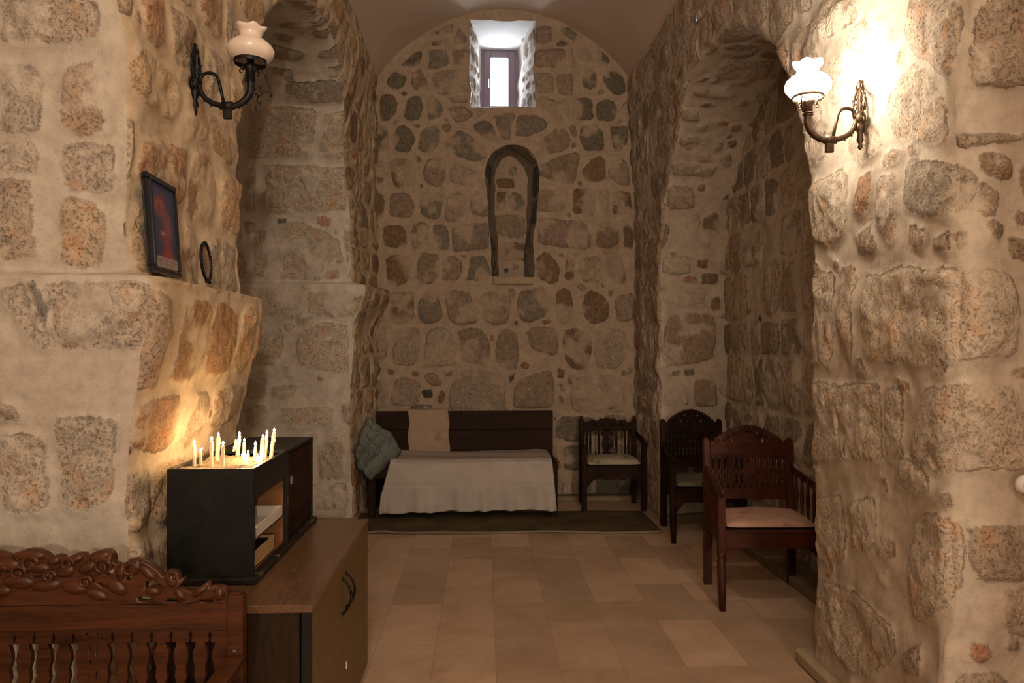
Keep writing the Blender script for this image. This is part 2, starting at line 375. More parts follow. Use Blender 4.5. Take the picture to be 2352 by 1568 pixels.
# ================================================================ SETTING
BACK1 = """G 770,210 1000,75 1010,190 830,230;p 1050,60 1200,30 1200,320 1030,335 1010,240 1090,130;g 735,300 960,285 955,345 740,335;g 710,385 920,370 940,580 710,625
b 990,390 1195,380 1195,580 1000,610;s 740,670 960,630 1190,640 1190,900 800,930;G 380,580 490,430 620,360 600,560;G 215,780 300,650 430,670 460,720 400,850 330,875 240,830;G 455,620 485,605 495,660 460,650
b 510,640 640,605 690,740 720,820 670,885 500,850;G 370,920 400,875 445,880 440,930 390,945;G 150,920 290,910 335,1000 330,1170 230,1260 125,1240 125,1080;G 440,960 580,925 620,1060 560,1240 400,1210 410,1050
g 680,940 780,940 880,1060 860,1170 700,1230 655,1030;p 960,985 1050,930 1185,940 1180,1020 970,1030;p 960,1080 1130,1065 1250,1150 1180,1240 1010,1260 955,1180;b 1250,1090 1390,1100 1300,1200 1260,1150
K 890,1200 925,1200 920,1240 895,1235;b 290,1230 335,1225 330,1280 290,1275;b 510,1290 560,1270 600,1310 540,1330;b 845,1280 940,1270 945,1360 860,1380;G 90,1350 180,1300 250,1360 245,1560 150,1640 80,1600
G 320,1310 400,1275 520,1380 520,1560 480,1640 300,1600 290,1500;g 590,1370 740,1280 810,1310 830,1440 800,1560 760,1640 575,1600;g 860,1540 1000,1370 1100,1300 1220,1410 1540,1540 1400,1700 1260,1740 900,1600
g 1230,1300 1300,1240 1430,1225 1590,1480 1540,1530 1240,1340;g 1475,1150 1745,1140 1690,1480 1620,1485"""
BACK2 = """p 415,110 610,100 640,290 420,335;g 710,130 770,95 930,180 890,265 750,215;G 680,300 730,265 800,300 790,340 680,340;p 415,400 560,375 780,370 790,620 415,590;B 805,390 845,360 880,450 885,630 825,630
G 905,375 1070,345 1090,530 950,530;G 1130,380 1170,360 1310,540 1240,600 1140,500;s 430,655 640,680 650,890 430,900;b 690,690 860,685 855,950 690,920;G 965,620 1030,600 1130,640 1160,800 1110,880 980,850
G 1230,680 1390,655 1490,740 1500,880 1420,950 1340,930 1230,790;b 1155,910 1200,860 1250,890 1240,930 1170,940;p 425,950 540,945 680,1010 670,1050 430,1060;b 700,990 760,970 800,1010 780,1045 710,1030
G 855,1000 1000,950 1105,1010 1110,1230 970,1250 840,1200;G 1145,1020 1300,970 1380,1020 1380,1170 1350,1245 1150,1240;b 1440,1030 1540,1000 1590,1120 1560,1260 1460,1200;g 570,1110 700,1095 745,1150 720,1240 630,1245
b 780,1130 800,1130 800,1200 780,1200;g 210,1170 430,1160 530,1210 570,1280 500,1350 330,1440 180,1430;s 1385,1230 1435,1225 1430,1280 1390,1275;b 380,1560 560,1370 680,1305 740,1310 830,1480 770,1600 400,1670
b 790,1290 890,1290 910,1380 890,1460 810,1370;G 960,1320 1130,1275 1230,1370 1240,1500 1200,1610 1000,1590 930,1450;G 1285,1310 1340,1300 1500,1310 1520,1480 1440,1630 1350,1630 1290,1450;b 835,1510 890,1510 895,1555 840,1555"""
BACK3 = """B 240,140 400,115 520,140 565,290 540,460 300,470 240,330;o 320,270 370,235 405,290 350,310;B 70,140 150,150 140,230 90,240;o 165,225 235,225 225,310 165,310;B 75,350 155,360 150,430 80,430;B 555,110 600,100 620,180 580,205
b 680,130 820,110 940,180 920,400 870,470 680,430 620,280 660,220;s 985,250 1050,185 1330,300 1370,380 1280,470 980,420;G 610,430 645,440 640,480 600,470;G 510,500 545,500 545,540 510,540;B 70,560 130,545 185,600 190,850 90,860 60,700
b 250,580 330,525 480,550 530,640 530,780 450,860 250,830;g 595,560 730,510 900,550 840,850 660,850 590,780;p 930,560 1060,525 1180,570 1150,740 1100,870 940,880 890,790;g 1195,590 1350,505 1450,520 1450,790 1400,840 1200,780
b 1155,820 1190,810 1220,840 1185,855;B 60,920 140,910 145,1100 95,1210 60,1150;B 180,890 300,920 380,905 420,960 420,1215 200,1190;b 500,940 620,885 715,930 700,1180 520,1250 460,1130;g 755,930 850,895 945,930 960,1200 870,1250 780,1150
g 985,960 1180,895 1440,890 1440,1200 1010,1250;B 215,1310 300,1275 500,1310 490,1520 460,1600 280,1680 190,1600;b 570,1300 620,1255 820,1290 810,1560 740,1620 560,1640 530,1500;b 890,1310 950,1275 1090,1360 1100,1440 1060,1600 860,1600 850,1420
g 1190,1300 1380,1285 1440,1400 1450,1540 1390,1610 1150,1590 1160,1420;b 1090,1285 1145,1285 1140,1320 1100,1315"""
BACK4 = """b 440,150 740,80 850,20 960,60 980,200 900,430 700,430 560,380 460,340;B 1010,270 1120,100 1230,100 1270,260 1270,380 1050,440;b 1320,180 1450,120 1530,200 1560,450 1380,460 1270,300;G 930,410 980,400 980,460 930,455
b 450,510 790,480 800,740 660,770 450,780;B 860,490 1120,510 1110,820 850,790;b 1160,520 1290,500 1300,800 1215,800;B 1345,530 1550,530 1580,790 1360,800;b 770,800 830,790 830,840 770,840;p 450,850 740,850 1010,900 1090,1080 1050,1210 780,1215 460,1160
o 1070,910 1130,910 1120,960 1075,950;b 1170,900 1300,865 1420,910 1430,1160 1320,1210 1150,1200;o 1440,860 1500,860 1500,895 1440,895;B 1480,950 1590,900 1590,1210 1500,1220;B 420,1320 540,1245 640,1350 700,1450 690,1600 570,1640 410,1500
B 780,1330 880,1330 885,1520 860,1600 770,1580 760,1500;b 950,1320 1190,1285 1240,1360 1220,1600 970,1600;B 1240,1250 1300,1250 1285,1310 1260,1310;b 1310,1310 1460,1290 1520,1440 1490,1640 1330,1610;p 695,1265 750,1265 740,1300 700,1300;p 860,1255 940,1255 935,1295 865,1290"""
BACK5 = """B 90,190 190,200 170,520 50,520 40,400;B 260,170 510,140 520,460 480,510 260,535 230,400;g 570,230 720,110 810,150 870,440 840,510 620,545 555,400;b 905,150 1060,125 1230,180 1270,350 1290,530 1040,570 950,500 905,280
b 1340,190 1470,140 1700,190 1700,400 1640,520 1450,570 1350,500 1330,300;s 20,570 160,580 225,680 220,850 180,960 10,960;s 330,580 540,565 590,680 600,960 540,1040 270,1020 280,750;s 650,640 820,575 960,620 1020,850 1020,1030 700,1080 655,900
b 1045,620 1290,590 1390,680 1440,950 1400,1035 1100,980;b 1520,650 1620,575 1780,640 1810,900 1760,1110 1640,1115 1500,1000;o 1425,690 1470,690 1465,755 1425,750;B 10,1030 130,1040 120,1110 60,1155 5,1120;o 180,1070 295,1070 285,1130 230,1130
b 510,1110 605,1110 590,1170 540,1165;K 850,1120 920,1095 985,1100 980,1165 900,1165;b 650,1150 740,1120 860,1190 850,1290 760,1300 660,1220;s 290,1200 430,1180 600,1250 540,1540 230,1500;K 590,1380 640,1320 735,1330 735,1440 650,1445
B 865,1320 915,1390 900,1470 840,1510 810,1440;s 960,1290 1040,1110 1200,1070 1500,1110 1640,1200 1660,1700 1000,1700 940,1450;b 0,1240 200,1180 210,1540 0,1500;G 480,1520 740,1510 740,1640 480,1620"""
BACK6 = """p 100,120 190,120 180,220 140,220;g 190,300 240,140 510,105 560,280 540,450 310,530 190,420;B 640,150 760,95 900,130 890,250 870,330 900,460 710,550 640,500;p 905,80 960,55 1030,110 960,150;o 1195,70 1220,30 1255,90 1215,120
K 1300,125 1400,155 1360,235 1310,225;B 990,200 1060,130 1230,180 1300,280 1300,490 1070,550 960,400;b 1370,260 1430,190 1590,180 1600,480 1400,540;B 150,490 200,490 240,550 190,560;o 480,500 590,490 590,540 510,550
b 300,650 390,570 670,600 670,900 600,1040 430,1060 380,850 320,830;B 725,620 880,570 1090,680 1090,900 1030,1080 840,1080 760,950;s 1160,600 1440,600 1510,720 1520,950 1400,1090 1170,1060 1110,850;o 240,1040 300,1000 365,1050 300,1105
K 110,1170 175,1150 170,1210 130,1260 105,1220;b 230,1210 600,1090 650,1290 640,1560 170,1560 180,1340;B 680,1060 760,1110 760,1180 670,1190;o 790,1190 830,1180 880,1240 860,1300;b 700,1260 760,1270 790,1360 730,1350
o 690,1430 740,1410 770,1470 740,1520 695,1490;s 930,1170 1100,1120 1380,1160 1470,1300 1460,1600 880,1600 840,1360;K 1450,1120 1500,1065 1580,1070 1580,1120 1470,1175;B 1285,1500 1330,1490 1360,1560 1290,1560"""
NICHE = """B 190,260 260,245 340,290 330,350 270,375 200,330;g 360,300 450,290 450,350 400,385 360,360;B 220,420 330,395 410,420 405,510 330,510 215,490;B 220,540 315,535 315,725 230,725;g 370,540 460,550 540,700 400,745 360,640
b 210,780 480,780 530,960 450,1030 250,1010 190,930;B 240,1080 500,1070 530,1240 300,1260 230,1220;K 295,1330 345,1325 335,1370 300,1370;K 390,1290 450,1285 440,1330 395,1335"""
JL1 = """t 60,550 400,560 400,800 60,810;t 440,580 570,560 580,820 440,800;t 50,850 95,860 90,1090 30,1080;t 140,840 590,860 590,1080 440,1100 140,1100;p 40,1145 105,1145 110,1205 45,1205;K 215,1125 270,1125 260,1150 220,1150
O 430,1115 505,1120 500,1170 440,1165;b 330,1180 380,1175 375,1210 335,1215;O 515,1175 550,1180 545,1210 515,1205;b 350,960 385,958 385,978 350,978;t 80,1200 330,1130 540,1230 540,1400 380,1440 90,1430;t 560,1130 610,1130 615,1430 560,1440
O 460,1390 540,1385 540,1430 465,1435;K 405,1415 440,1415 435,1440 405,1440;O 500,1340 545,1335 540,1370 505,1365;b 360,1465 410,1465 405,1495 360,1490;g 200,110 430,90 440,130 190,140;g 180,170 260,170 260,210 180,205
p 272,148 308,148 308,170 275,170;g 330,150 430,150 430,190 340,200;g 370,260 520,230 530,310 380,300;g 160,230 330,260 330,310 170,310;g 240,430 550,400 560,525 260,535;g 430,340 540,340 540,400 440,400;g 150,350 280,350 290,420 160,420;o 180,480 220,478 225,500 185,503"""
JL2 = """t 170,60 440,70 440,180 300,240 165,240;t 480,90 750,70 740,250 560,250 470,210;p 440,40 510,40 500,75 445,70;t 330,215 440,215 430,250 310,255;t 405,260 510,240 500,270 420,310;t 325,290 380,275 410,310 340,360
t 130,290 320,330 320,450 260,560 80,560;t 400,370 560,270 720,300 720,610 400,550;B 310,560 365,560 360,640 315,640;O 520,625 560,625 555,655 525,655;t 230,690 400,680 390,760 240,790;t 60,640 200,650 200,780 60,780
o 650,1015 680,1015 680,1030 650,1030;t 540,1060 700,1040 700,1300 540,1300;t 300,830 640,830 640,930 420,990 250,960;t 500,1320 720,1320 720,1480 500,1480;s 60,800 220,820 220,960 60,960"""
PF1 = """b 0,0 530,20 540,200 380,240 0,250;s 0,330 200,370 205,700 60,720 0,715;o 310,350 500,310 560,540 560,700 380,715 310,660;b 0,930 185,960 180,1360 0,1370;c 310,1060 480,1060 550,1180 520,1430 310,1420;s 325,750 600,740 600,1030 330,1020;s 0,745 200,750 195,910 0,900"""
PF2 = """s 0,150 600,130 860,130 820,540 690,840 370,840 250,640 190,560 0,560;b 0,830 120,900 130,980 0,960;s 260,950 680,980 680,1500 350,1560 320,1200;s 0,1030 250,1080 320,1560 0,1560"""
PF3 = """K 62,655 75,652 95,700 100,760 88,755 68,690"""
RL1 = """t 830,130 880,110 940,200 940,380 880,430 700,400 760,250;t 420,0 650,0 650,180 500,270 400,330;t 600,200 740,150 800,260 700,420 590,380;t 1050,0 1450,0 1465,200 1370,590 1200,500 1030,400 1000,250;t 950,600 1040,450 1250,570 1340,720 1330,1000 1150,1060 900,1000 880,700
p 930,480 970,370 990,440 975,510;t 300,950 520,960 480,1130 400,1230 280,1200;b 980,1070 1040,1050 1050,1140 1000,1150;b 840,1110 880,1070 940,1090 930,1180 820,1230;t 470,420 580,420 600,700 500,800;t 640,500 850,480 840,700 660,720;s 620,900 800,900 840,1060 700,1200 600,1080"""
RL2 = """t 10,300 100,240 240,170 240,370 250,480 170,590 20,540;o 290,240 340,220 340,350 300,450 265,420;g 490,160 740,150 890,230 880,380 800,440 680,470 500,420;t 360,250 480,220 480,420 500,560 440,600 360,470;b 900,270 1000,330 990,440 900,460
b 270,540 340,480 380,610 290,660;p 540,500 620,520 600,630 535,610;b 650,570 740,520 740,625 650,630;B 745,540 800,510 860,560 770,625;O 150,655 180,660 175,710 150,700;t 20,720 160,720 165,1100 140,1240 30,1170;t 190,690 265,690 280,1100 260,1200 200,1150
t 310,700 480,670 740,700 1050,680 1110,930 1080,1170 950,1190 550,1230 330,1180;b 280,1180 310,1160 340,1270 290,1280;p 670,1160 710,1150 740,1260 680,1270;o 490,1290 540,1300 550,1350 500,1330;t 60,1300 400,1300 420,1700 60,1700;t 430,1330 520,1340 540,1700 430,1700
s 620,1320 780,1300 1300,1310 1300,1760 570,1760;B 890,110 1000,90 1070,130 1060,250 970,260 890,190;B 1100,180 1200,160 1200,350 1100,300;B 930,490 1000,465 1030,520 990,580 935,540;B 1060,420 1250,410 1250,490 1090,480;B 1040,560 1250,540 1250,690 1060,660;B 1060,1230 1250,1215 1250,1285 1065,1285
b 780,0 1250,0 1250,30 800,70"""
RL3 = """t 720,140 820,130 950,250 960,380 860,380 720,300;O 620,280 660,280 680,370 650,385;b 1020,380 1060,370 1110,460 1060,470;t 190,380 380,380 390,780 200,800;t 440,420 600,390 610,640 560,740 430,700;t 760,500 1000,490 1160,590 1180,830 1090,1050 830,1190 690,1050 780,760
p 640,640 700,650 705,750 650,770;b 600,850 650,850 650,940 600,930;b 1190,590 1700,600 1700,900 1250,920 1190,830;O 1240,1310 1340,1290 1390,1380 1340,1440 1240,1430;t 200,900 440,960 700,1200 720,1400 500,1560 210,1330;b 750,1370 870,1300 880,1500 760,1520;b 1400,950 1700,950 1700,1300 1450,1250"""
RJ1 = """O 510,1000 605,995 600,1040 515,1042;b 520,1180 570,1180 565,1230 520,1230;B 545,1400 650,1350 660,1500 600,1530 545,1480;B 510,820 590,790 590,840 520,850;O 660,780 715,785 700,815 660,805;B 605,950 685,910 680,960 640,980;b 640,1020 740,970 730,1060 690,1080
G 715,900 770,900 765,945 720,940;B 545,690 590,665 640,690 570,715;o 720,810 795,800 780,850 730,850;b 745,680 800,630 840,660 800,695;B 550,520 620,490 630,510 570,535;B 630,540 700,490 690,540;B 730,540 800,470 890,520 840,560;s 490,610 550,570 790,590 720,640 600,640
t 400,720 520,720 530,790 400,780;s 390,880 600,880 600,930 400,940;t 340,1060 640,1060 600,1140 350,1130;s 440,1380 540,1370 550,1500 450,1500;s 320,1200 480,1200 500,1340 310,1340"""
RJ2 = """B 515,155 585,155 580,210 520,205;O 430,265 515,270 510,310 430,305;B 540,245 645,240 645,310 545,315;B 600,420 655,395 660,480 610,485;t 270,330 580,340 560,430 430,470 290,430;b 280,600 350,500 620,510 650,620 620,800 400,840 290,820;G 435,860 490,855 495,900 440,905
o 330,980 355,980 355,1010 330,1010;b 490,920 640,930 640,1100 500,1100;t 300,1020 460,1020 460,1090 290,1090;b 340,870 410,865 400,895 345,895;t 290,130 480,130 470,250 290,240;s 480,40 600,30 600,110 500,110"""
def span(*parts):
    out = []
    for a, b, s in parts:
        n = max(1, int(round((b - a) / s))); out += [a + (b - a) * i / n for i in range(n)]
    return out + [parts[-1][1]]
YB = 7.1
p0 = at(1080, 45, Y=YB); p1 = at(1228, 246, Y=YB)
WX0, WX1, WZ0, WZ1 = p0.x, p1.x, p1.z, p0.z
q0 = at(1110, 350, Y=YB); NXC = at(1178, 480, Y=YB).x; NZ0 = at(1178, 636, Y=YB).z; NZT = at(1178, 333, Y=YB).z
def niche_hw(z): return 0.205 + 0.055 * sstep(z, NZ0 + 0.25, NZ0 + 0.95)
NZC = NZT - 0.26
def hole_back(U, V):
    hw = niche_hw(V)
    arc = np.sqrt((U - NXC) ** 2 + (V - NZC) ** 2) - 0.26
    f = np.where(V > NZC, arc, np.abs(U - NXC) - hw); f = np.maximum(f, NZ0 - V)
    w = np.maximum(np.abs(U - (WX0 + WX1) / 2) - (WX1 - WX0) / 2, np.abs(V - (WZ0 + WZ1) / 2) - (WZ1 - WZ0) / 2)
    return np.minimum(f, w)
def V3(x, y, z): return np.stack(np.broadcast_arrays(x, y, z), -1).astype(float)
def inv_plane(axis, val, ua, va):
    def f(px, py):
        p = at(px, py, **{axis: val}); return (getattr(p, ua), getattr(p, va))
    return f
z0 = lambda U: np.zeros_like(U)
def pf_back(U, V): return V3(U, YB + z0(U), V), V3(z0(U), -1 + z0(U), z0(U)), None, None
sb = Surf(span((-1.35, 1.7, 0.0125)), span((0, 4.95, 0.0125)), pf_back, inv_plane('Y', YB, 'x', 'z'), hole_back, bulge=0.014, seed=3)
for t_, ox, oy in ((BACK1, 850, 40), (BACK2, 1150, 40), (BACK3, 850, 340), (BACK4, 1150, 340), (BACK5, 850, 640), (BACK6, 1150, 640)):
    sb.photo(parse(t_, ox, oy, 5.226))
sb.courses(-1.2, 1.6, 0.0, 0.85, .26, .3, .25, .5, .04, 'bbsG')
# niche lining
no, nb = [], []
def outl(hwf, top, n=60):
    pts = [(-hwf(NZ0), NZ0)] + []
    zs = np.linspace(NZ0, NZC, 70); pts = [(-hwf(z), z) for z in zs]
    pts += [(-0.26 * math.cos(a), NZC + 0.26 * math.sin(a)) for a in np.linspace(0, PI, n)[1:]]
    pts += [(hwf(z), z) for z in zs[::-1][1:]]
    return np.array(pts)
no = outl(lambda z: float(niche_hw(np.array(z))), 0)
arcl = np.concatenate([[0], np.cumsum(np.hypot(*np.diff(no, axis=0).T))])
def pf_niche(U, V):      # U along outline, V depth
    x = np.interp(U, arcl, no[:, 0]); z = np.interp(U, arcl, no[:, 1])
    k = 1 - 0.37 * np.clip(V / 0.3, 0, 1); P = V3(NXC - 0.012 * V / 0.3 + x * k, YB + V, NZ0 + (z - NZ0) * (1 - 0.03 * V / 0.3))
    c = V3(NXC + z0(U), YB + V, np.minimum(z, NZC)); n = c - P; n[..., 1] = -0.3; n /= np.linalg.norm(n, axis=-1, keepdims=True) + 1e-9
    return P, n, V, None
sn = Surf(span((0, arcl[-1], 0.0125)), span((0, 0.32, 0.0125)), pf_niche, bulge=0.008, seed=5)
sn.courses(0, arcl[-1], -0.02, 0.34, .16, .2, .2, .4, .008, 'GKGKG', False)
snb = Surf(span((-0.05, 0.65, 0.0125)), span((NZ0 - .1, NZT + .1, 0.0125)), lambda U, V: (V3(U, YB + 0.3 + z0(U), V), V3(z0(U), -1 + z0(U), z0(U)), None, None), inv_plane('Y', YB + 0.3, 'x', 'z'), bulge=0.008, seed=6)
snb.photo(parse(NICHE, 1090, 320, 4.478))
# window reveal (splayed)
YW = YB + 0.72
w0 = at(1107, 113, Y=YW); w1 = at(1187, 200, Y=YW)
RX0, RX1, RZ0, RZ1 = w0.x, w1.x, WZ0 + 0.16, w0.z
def reveal(side):
    def pf(U, V):        # U: depth 0..1, V: 0..1 height
        fx, bx = (WX0, RX0) if side < 0 else (WX1, RX1)
        x = fx + (bx - fx) * U; zl = WZ0 + (RZ0 - WZ0) * U; zh = WZ1 + (RZ1 - WZ1) * U
        return V3(x, YB + 0.72 * U, zl + (zh - zl) * V), V3(-side + z0(U), z0(U) - 0.2, z0(U)), U * 0.72, None
    s = Surf(span((0, 1, 0.018)), span((0, 1, 0.0125)), pf, bulge=0.012, seed=8 + side, rough=0.01)
    s.courses(0.02, 0.62, 0.02, .98, .12, .3, .2, .3, .05, 'tssbg', True)
    return s
for s_ in (sb, snb): s_.mort = (.385, .288, .205); s_.tm = .82
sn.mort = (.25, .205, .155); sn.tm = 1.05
rv = [reveal(-1).build(), reveal(1).build()]
for s_ in rv: s_.mort = (.62, .58, .54)
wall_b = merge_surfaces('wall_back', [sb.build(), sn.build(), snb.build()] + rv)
# ---------------- side walls
def make_side(side, XW, YA, RA, ZA, YB2, RB, depthA, depthB, photos, seed, mixes, less):
    """side -1 left / +1 right; arches: A far (centre YA) and B near (centre YB2)"""
    nx = -side
    def arch(U, V, yc, r, zc): return np.where(V > zc, np.sqrt((U - yc) ** 2 + (V - zc) ** 2), np.abs(U - yc)) - r
    def hole(U, V): return np.minimum(arch(U, V, YA, RA, ZA), arch(U, V, YB2, RB, ZA))
    def pf(U, V): return V3(XW + z0(U), U, V), V3(nx + z0(U), z0(U), z0(U)), None, lambda U, V, g: V3(z0(U), -g[0], -g[1])
    near = YB2 + RB
    us = span((-8.8, 0.4, 0.12), (0.4, near - .15, 0.03), (near - .15, YA - RA + .1, 0.0095), (YA - RA + .1, YA + RA - .05, 0.016), (YA + RA - .05, 7.2, 0.0125))
    s = Surf(us, span((0, 3.0, 0.0105), (3.0, 4.45, 0.0135)), pf, inv_plane('X', XW, 'y', 'z'), hole, corner=0.07, bulge=0.011, seed=seed, rough=0.012)
    for k in photos.get('plane', []): s.photo(k)
    s.courses(near - .3, YA - RA + .1, 0, 4.2, .2, .36, .2, .42, .04, mixes[0], True)
    s.courses(YA - RA + .1, 7.2, 0, 4.4, .16, .3, .14, .34, .035, mixes[1], True)
    out = [s]
    def intr(yc, r, depth, fine, key, mx, seed2):
        tot = 2 * ZA + PI * r
        def pfi(U, V):
            a = np.clip((V - ZA) / r, 0, PI); lo = V < ZA; hi = V > ZA + PI * r
            y = yc + r * np.cos(a); z = np.where(lo, V, np.where(hi, tot - V, ZA + r * np.sin(a)))
            return V3(XW + side * U, y, z), V3(z0(U), -np.cos(a), np.where(lo | hi, 0, -np.sin(a))), U, V3(nx + z0(U), z0(U), z0(U))
        def inv(px, py):
            p = at(px, py, Y=yc + r)
            if p.z <= ZA: return (side * (p.x - XW), p.z)
            d = (p - CAM).normalized(); oy, oz = -yc, 1.5 - ZA
            A = d.y ** 2 + d.z ** 2; B = 2 * (oy * d.y + oz * d.z); C = oy * oy + oz * oz - r * r; dd = B * B - 4 * A * C
            if dd < 0: return None
            t = (-B + math.sqrt(dd)) / (2 * A); h = CAM + d * t
            return (side * (h.x - XW), ZA + r * math.atan2(h.z - ZA, h.y - yc))
        si = Surf(span((0, min(depth, 0.75), fine), (min(depth, .75), depth + .08, fine * 2)), span((0, 3.6, fine), (3.6, tot, 0.03)), pfi, inv, None, corner=0.07, bulge=0.009, seed=seed2, rough=0.01)
        for k in photos.get(key, []): si.photo(k)
        si.courses(0.02, depth, 0, tot, .2, .3, .2, .4, .035, mx, True)
        return si
    out.append(intr(YA, RA, depthA, 0.0125, 'A', mixes[2], seed + 1))
    out.append(intr(YB2, RB, depthB, 0.0095, 'B', mixes[3], seed + 2))
    bk = Surf(span((YA - RA - .1, YA + RA + .1, 0.016)), span((0, ZA + RA + .15, 0.014)), lambda U, V: (V3(XW + side * depthA + z0(U), U, V), V3(nx + z0(U), z0(U), z0(U)), None, None), inv_plane('X', XW + side * depthA, 'y', 'z'), bulge=0.014, seed=seed + 3, rough=0.008)
    bk.courses(YA - RA, YA + RA, 0, ZA + RA, .28, .42, .2, .42, .03, mixes[4], True)
    out.append(bk)
    bk2 = Surf(span((-8.8, near + .3, 0.12)), span((0, 4.0, 0.12)), lambda U, V: (V3(XW + side * depthB + z0(U), U, V), V3(nx + z0(U), z0(U), z0(U)), None, None), seed=1)
    out.append(bk2)
    for o, l_ in zip(out, less): o.less = l_; o.build()
    return out
XL, XR = -1.13, 1.52
def warp_left(P):
    x, y, z = P[:, 0].copy(), P[:, 1].copy(), P[:, 2]
    # corbelled lower pier with a ledge
    off = 0.10 * (1 - sstep(z, 1.716, 1.738)) * sstep(z, 1.05, 1.72) + 0.035 * (1 - sstep(z, 0.2, 0.9))
    near = (1 - sstep(y, 3.3, 3.75)) * sstep(y, 1.9, 2.1)
    P[:, 0] += off * near * sstep(x, -1.7, -1.15)
    P[:, 1] -= 0.75 * off * near * np.clip((2.9 - y) / 0.53, -1, 1)
    # far jamb ledge
    off2 = 0.13 * sstep(z, 1.62, 1.99) * (1 - sstep(z, 2.02, 2.06))
    far = sstep(y, 6.0, 6.3)
    P[:, 0] += off2 * far * sstep(x, -1.35, -1.12); P[:, 1] -= 0.35 * off2 * far * (1 - sstep(y, 6.5, 6.8))
    # the wall leans in towards the vault and narrows to the back
    P[:, 0] += 0.11 * sstep(z, 3.0, 4.0) * sstep(x, -1.6, -1.15)
    P[:, 0] += 0.10 * sstep(y, 6.42, 7.1) * (1 - sstep(z, 3.0, 4.0)) * sstep(x, -1.6, -1.15)
    return P
def warp_right(P):
    x, y, z = P[:, 0], P[:, 1], P[:, 2]
    P[:, 0] -= 0.06 * sstep(z, 2.8, 4.0) * (1 - sstep(x, 1.6, 2.0)); P[:, 0] -= 0.03 * sstep(y, 6.2, 7.1) * (1 - sstep(x, 1.6, 2.0))
    return P
LP = dict(plane=[parse(PF1, 0, 0, 2.306)[2:3] + parse(PF1, 0, 0, 2.306)[4:5]], A=[parse(JL1, 540, 0, 2.239), parse(JL2, 540, 640, 2.8)], B=[parse(PF1, 0, 0, 2.306), parse(PF2, 0, 600, 2.7), parse(PF3, 0, 0, 1)])
RP = dict(plane=[parse(RL1, 1750, 0, 3.136), parse(RL2, 1840, 300, 2.24), parse(RL3, 1800, 1000, 2.761)], A=[parse(RJ1, 1420, 0, 2.8), parse(RJ2, 1420, 540, 2.8)], B=[parse(RL2, 1840, 300, 2.24), parse(RL3, 1800, 1000, 2.761)])
wl = make_side(-1, XL, 4.92, 1.47, 2.2, 0.90, 1.47, 1.25, 1.25, LP, 20, ('ccoocsb', 'bbcsBo', 'ttsss', 'tsbs', 'bsb'), (.05, .06, .16, 0, 0))
wl[0].mort = (.52, .40, .275); wl[2].near = .38; wl[2].mort = (.49, .415, .335); wl[1].near = .25; wl[0].near = .12; wl[1].mort = (.60, .53, .44); wl[1].tm = 1.12
wall_l = merge_surfaces('wall_left', wl, warp_left)
wr = make_side(1, XR, 4.78, 1.43, 2.03, 0.87, 1.43, 0.58, 1.1, RP, 40, ('ttts', 'gbsps', 'tsbgb', 'bbs', 'sgs'), (.18, .0, .12, 0, 0))
wr[0].near = .25; wr[2].near = .2; wr[1].near = .1
wall_r = merge_surfaces('wall_right', wr, warp_right)
# ---------------- vault, floor, rear wall
def quadmesh(name, V, n, m, material, kind='structure', smooth=True):
    idx = np.arange(n * m).reshape(n, m); q = np.stack([idx[:-1, :-1], idx[1:, :-1], idx[1:, 1:], idx[:-1, 1:]], -1).reshape(-1, 4)
    me = bpy.data.meshes.new(name); me.from_pydata([tuple(map(float, v)) for v in V.reshape(-1, 3)], [], [tuple(map(int, f)) for f in q])
    if smooth: me.polygons.foreach_set('use_smooth', [True] * len(me.polygons))
    me.materials.append(material); o = bpy.data.objects.new(name, me); COL.objects.link(o)
    if kind: o['kind'] = kind
    return o
VXC, VZT, VR = 0.22, 4.775, 1.47
aa = np.linspace(-1.22, 1.22, 70); yy = np.linspace(-8.8, 7.2, 90)
A_, Y_ = np.meshgrid(aa, yy, indexing='ij')
P = V3(VXC + VR * np.sin(A_), Y_, VZT - VR + VR * np.cos(A_)); P += np.stack([fbm(P, 1.7, 2, 3), z0(A_), fbm(P, 1.7, 2, 9)], -1) * 0.02
quadmesh('ceiling', P, 70, 90, M['plaster'])
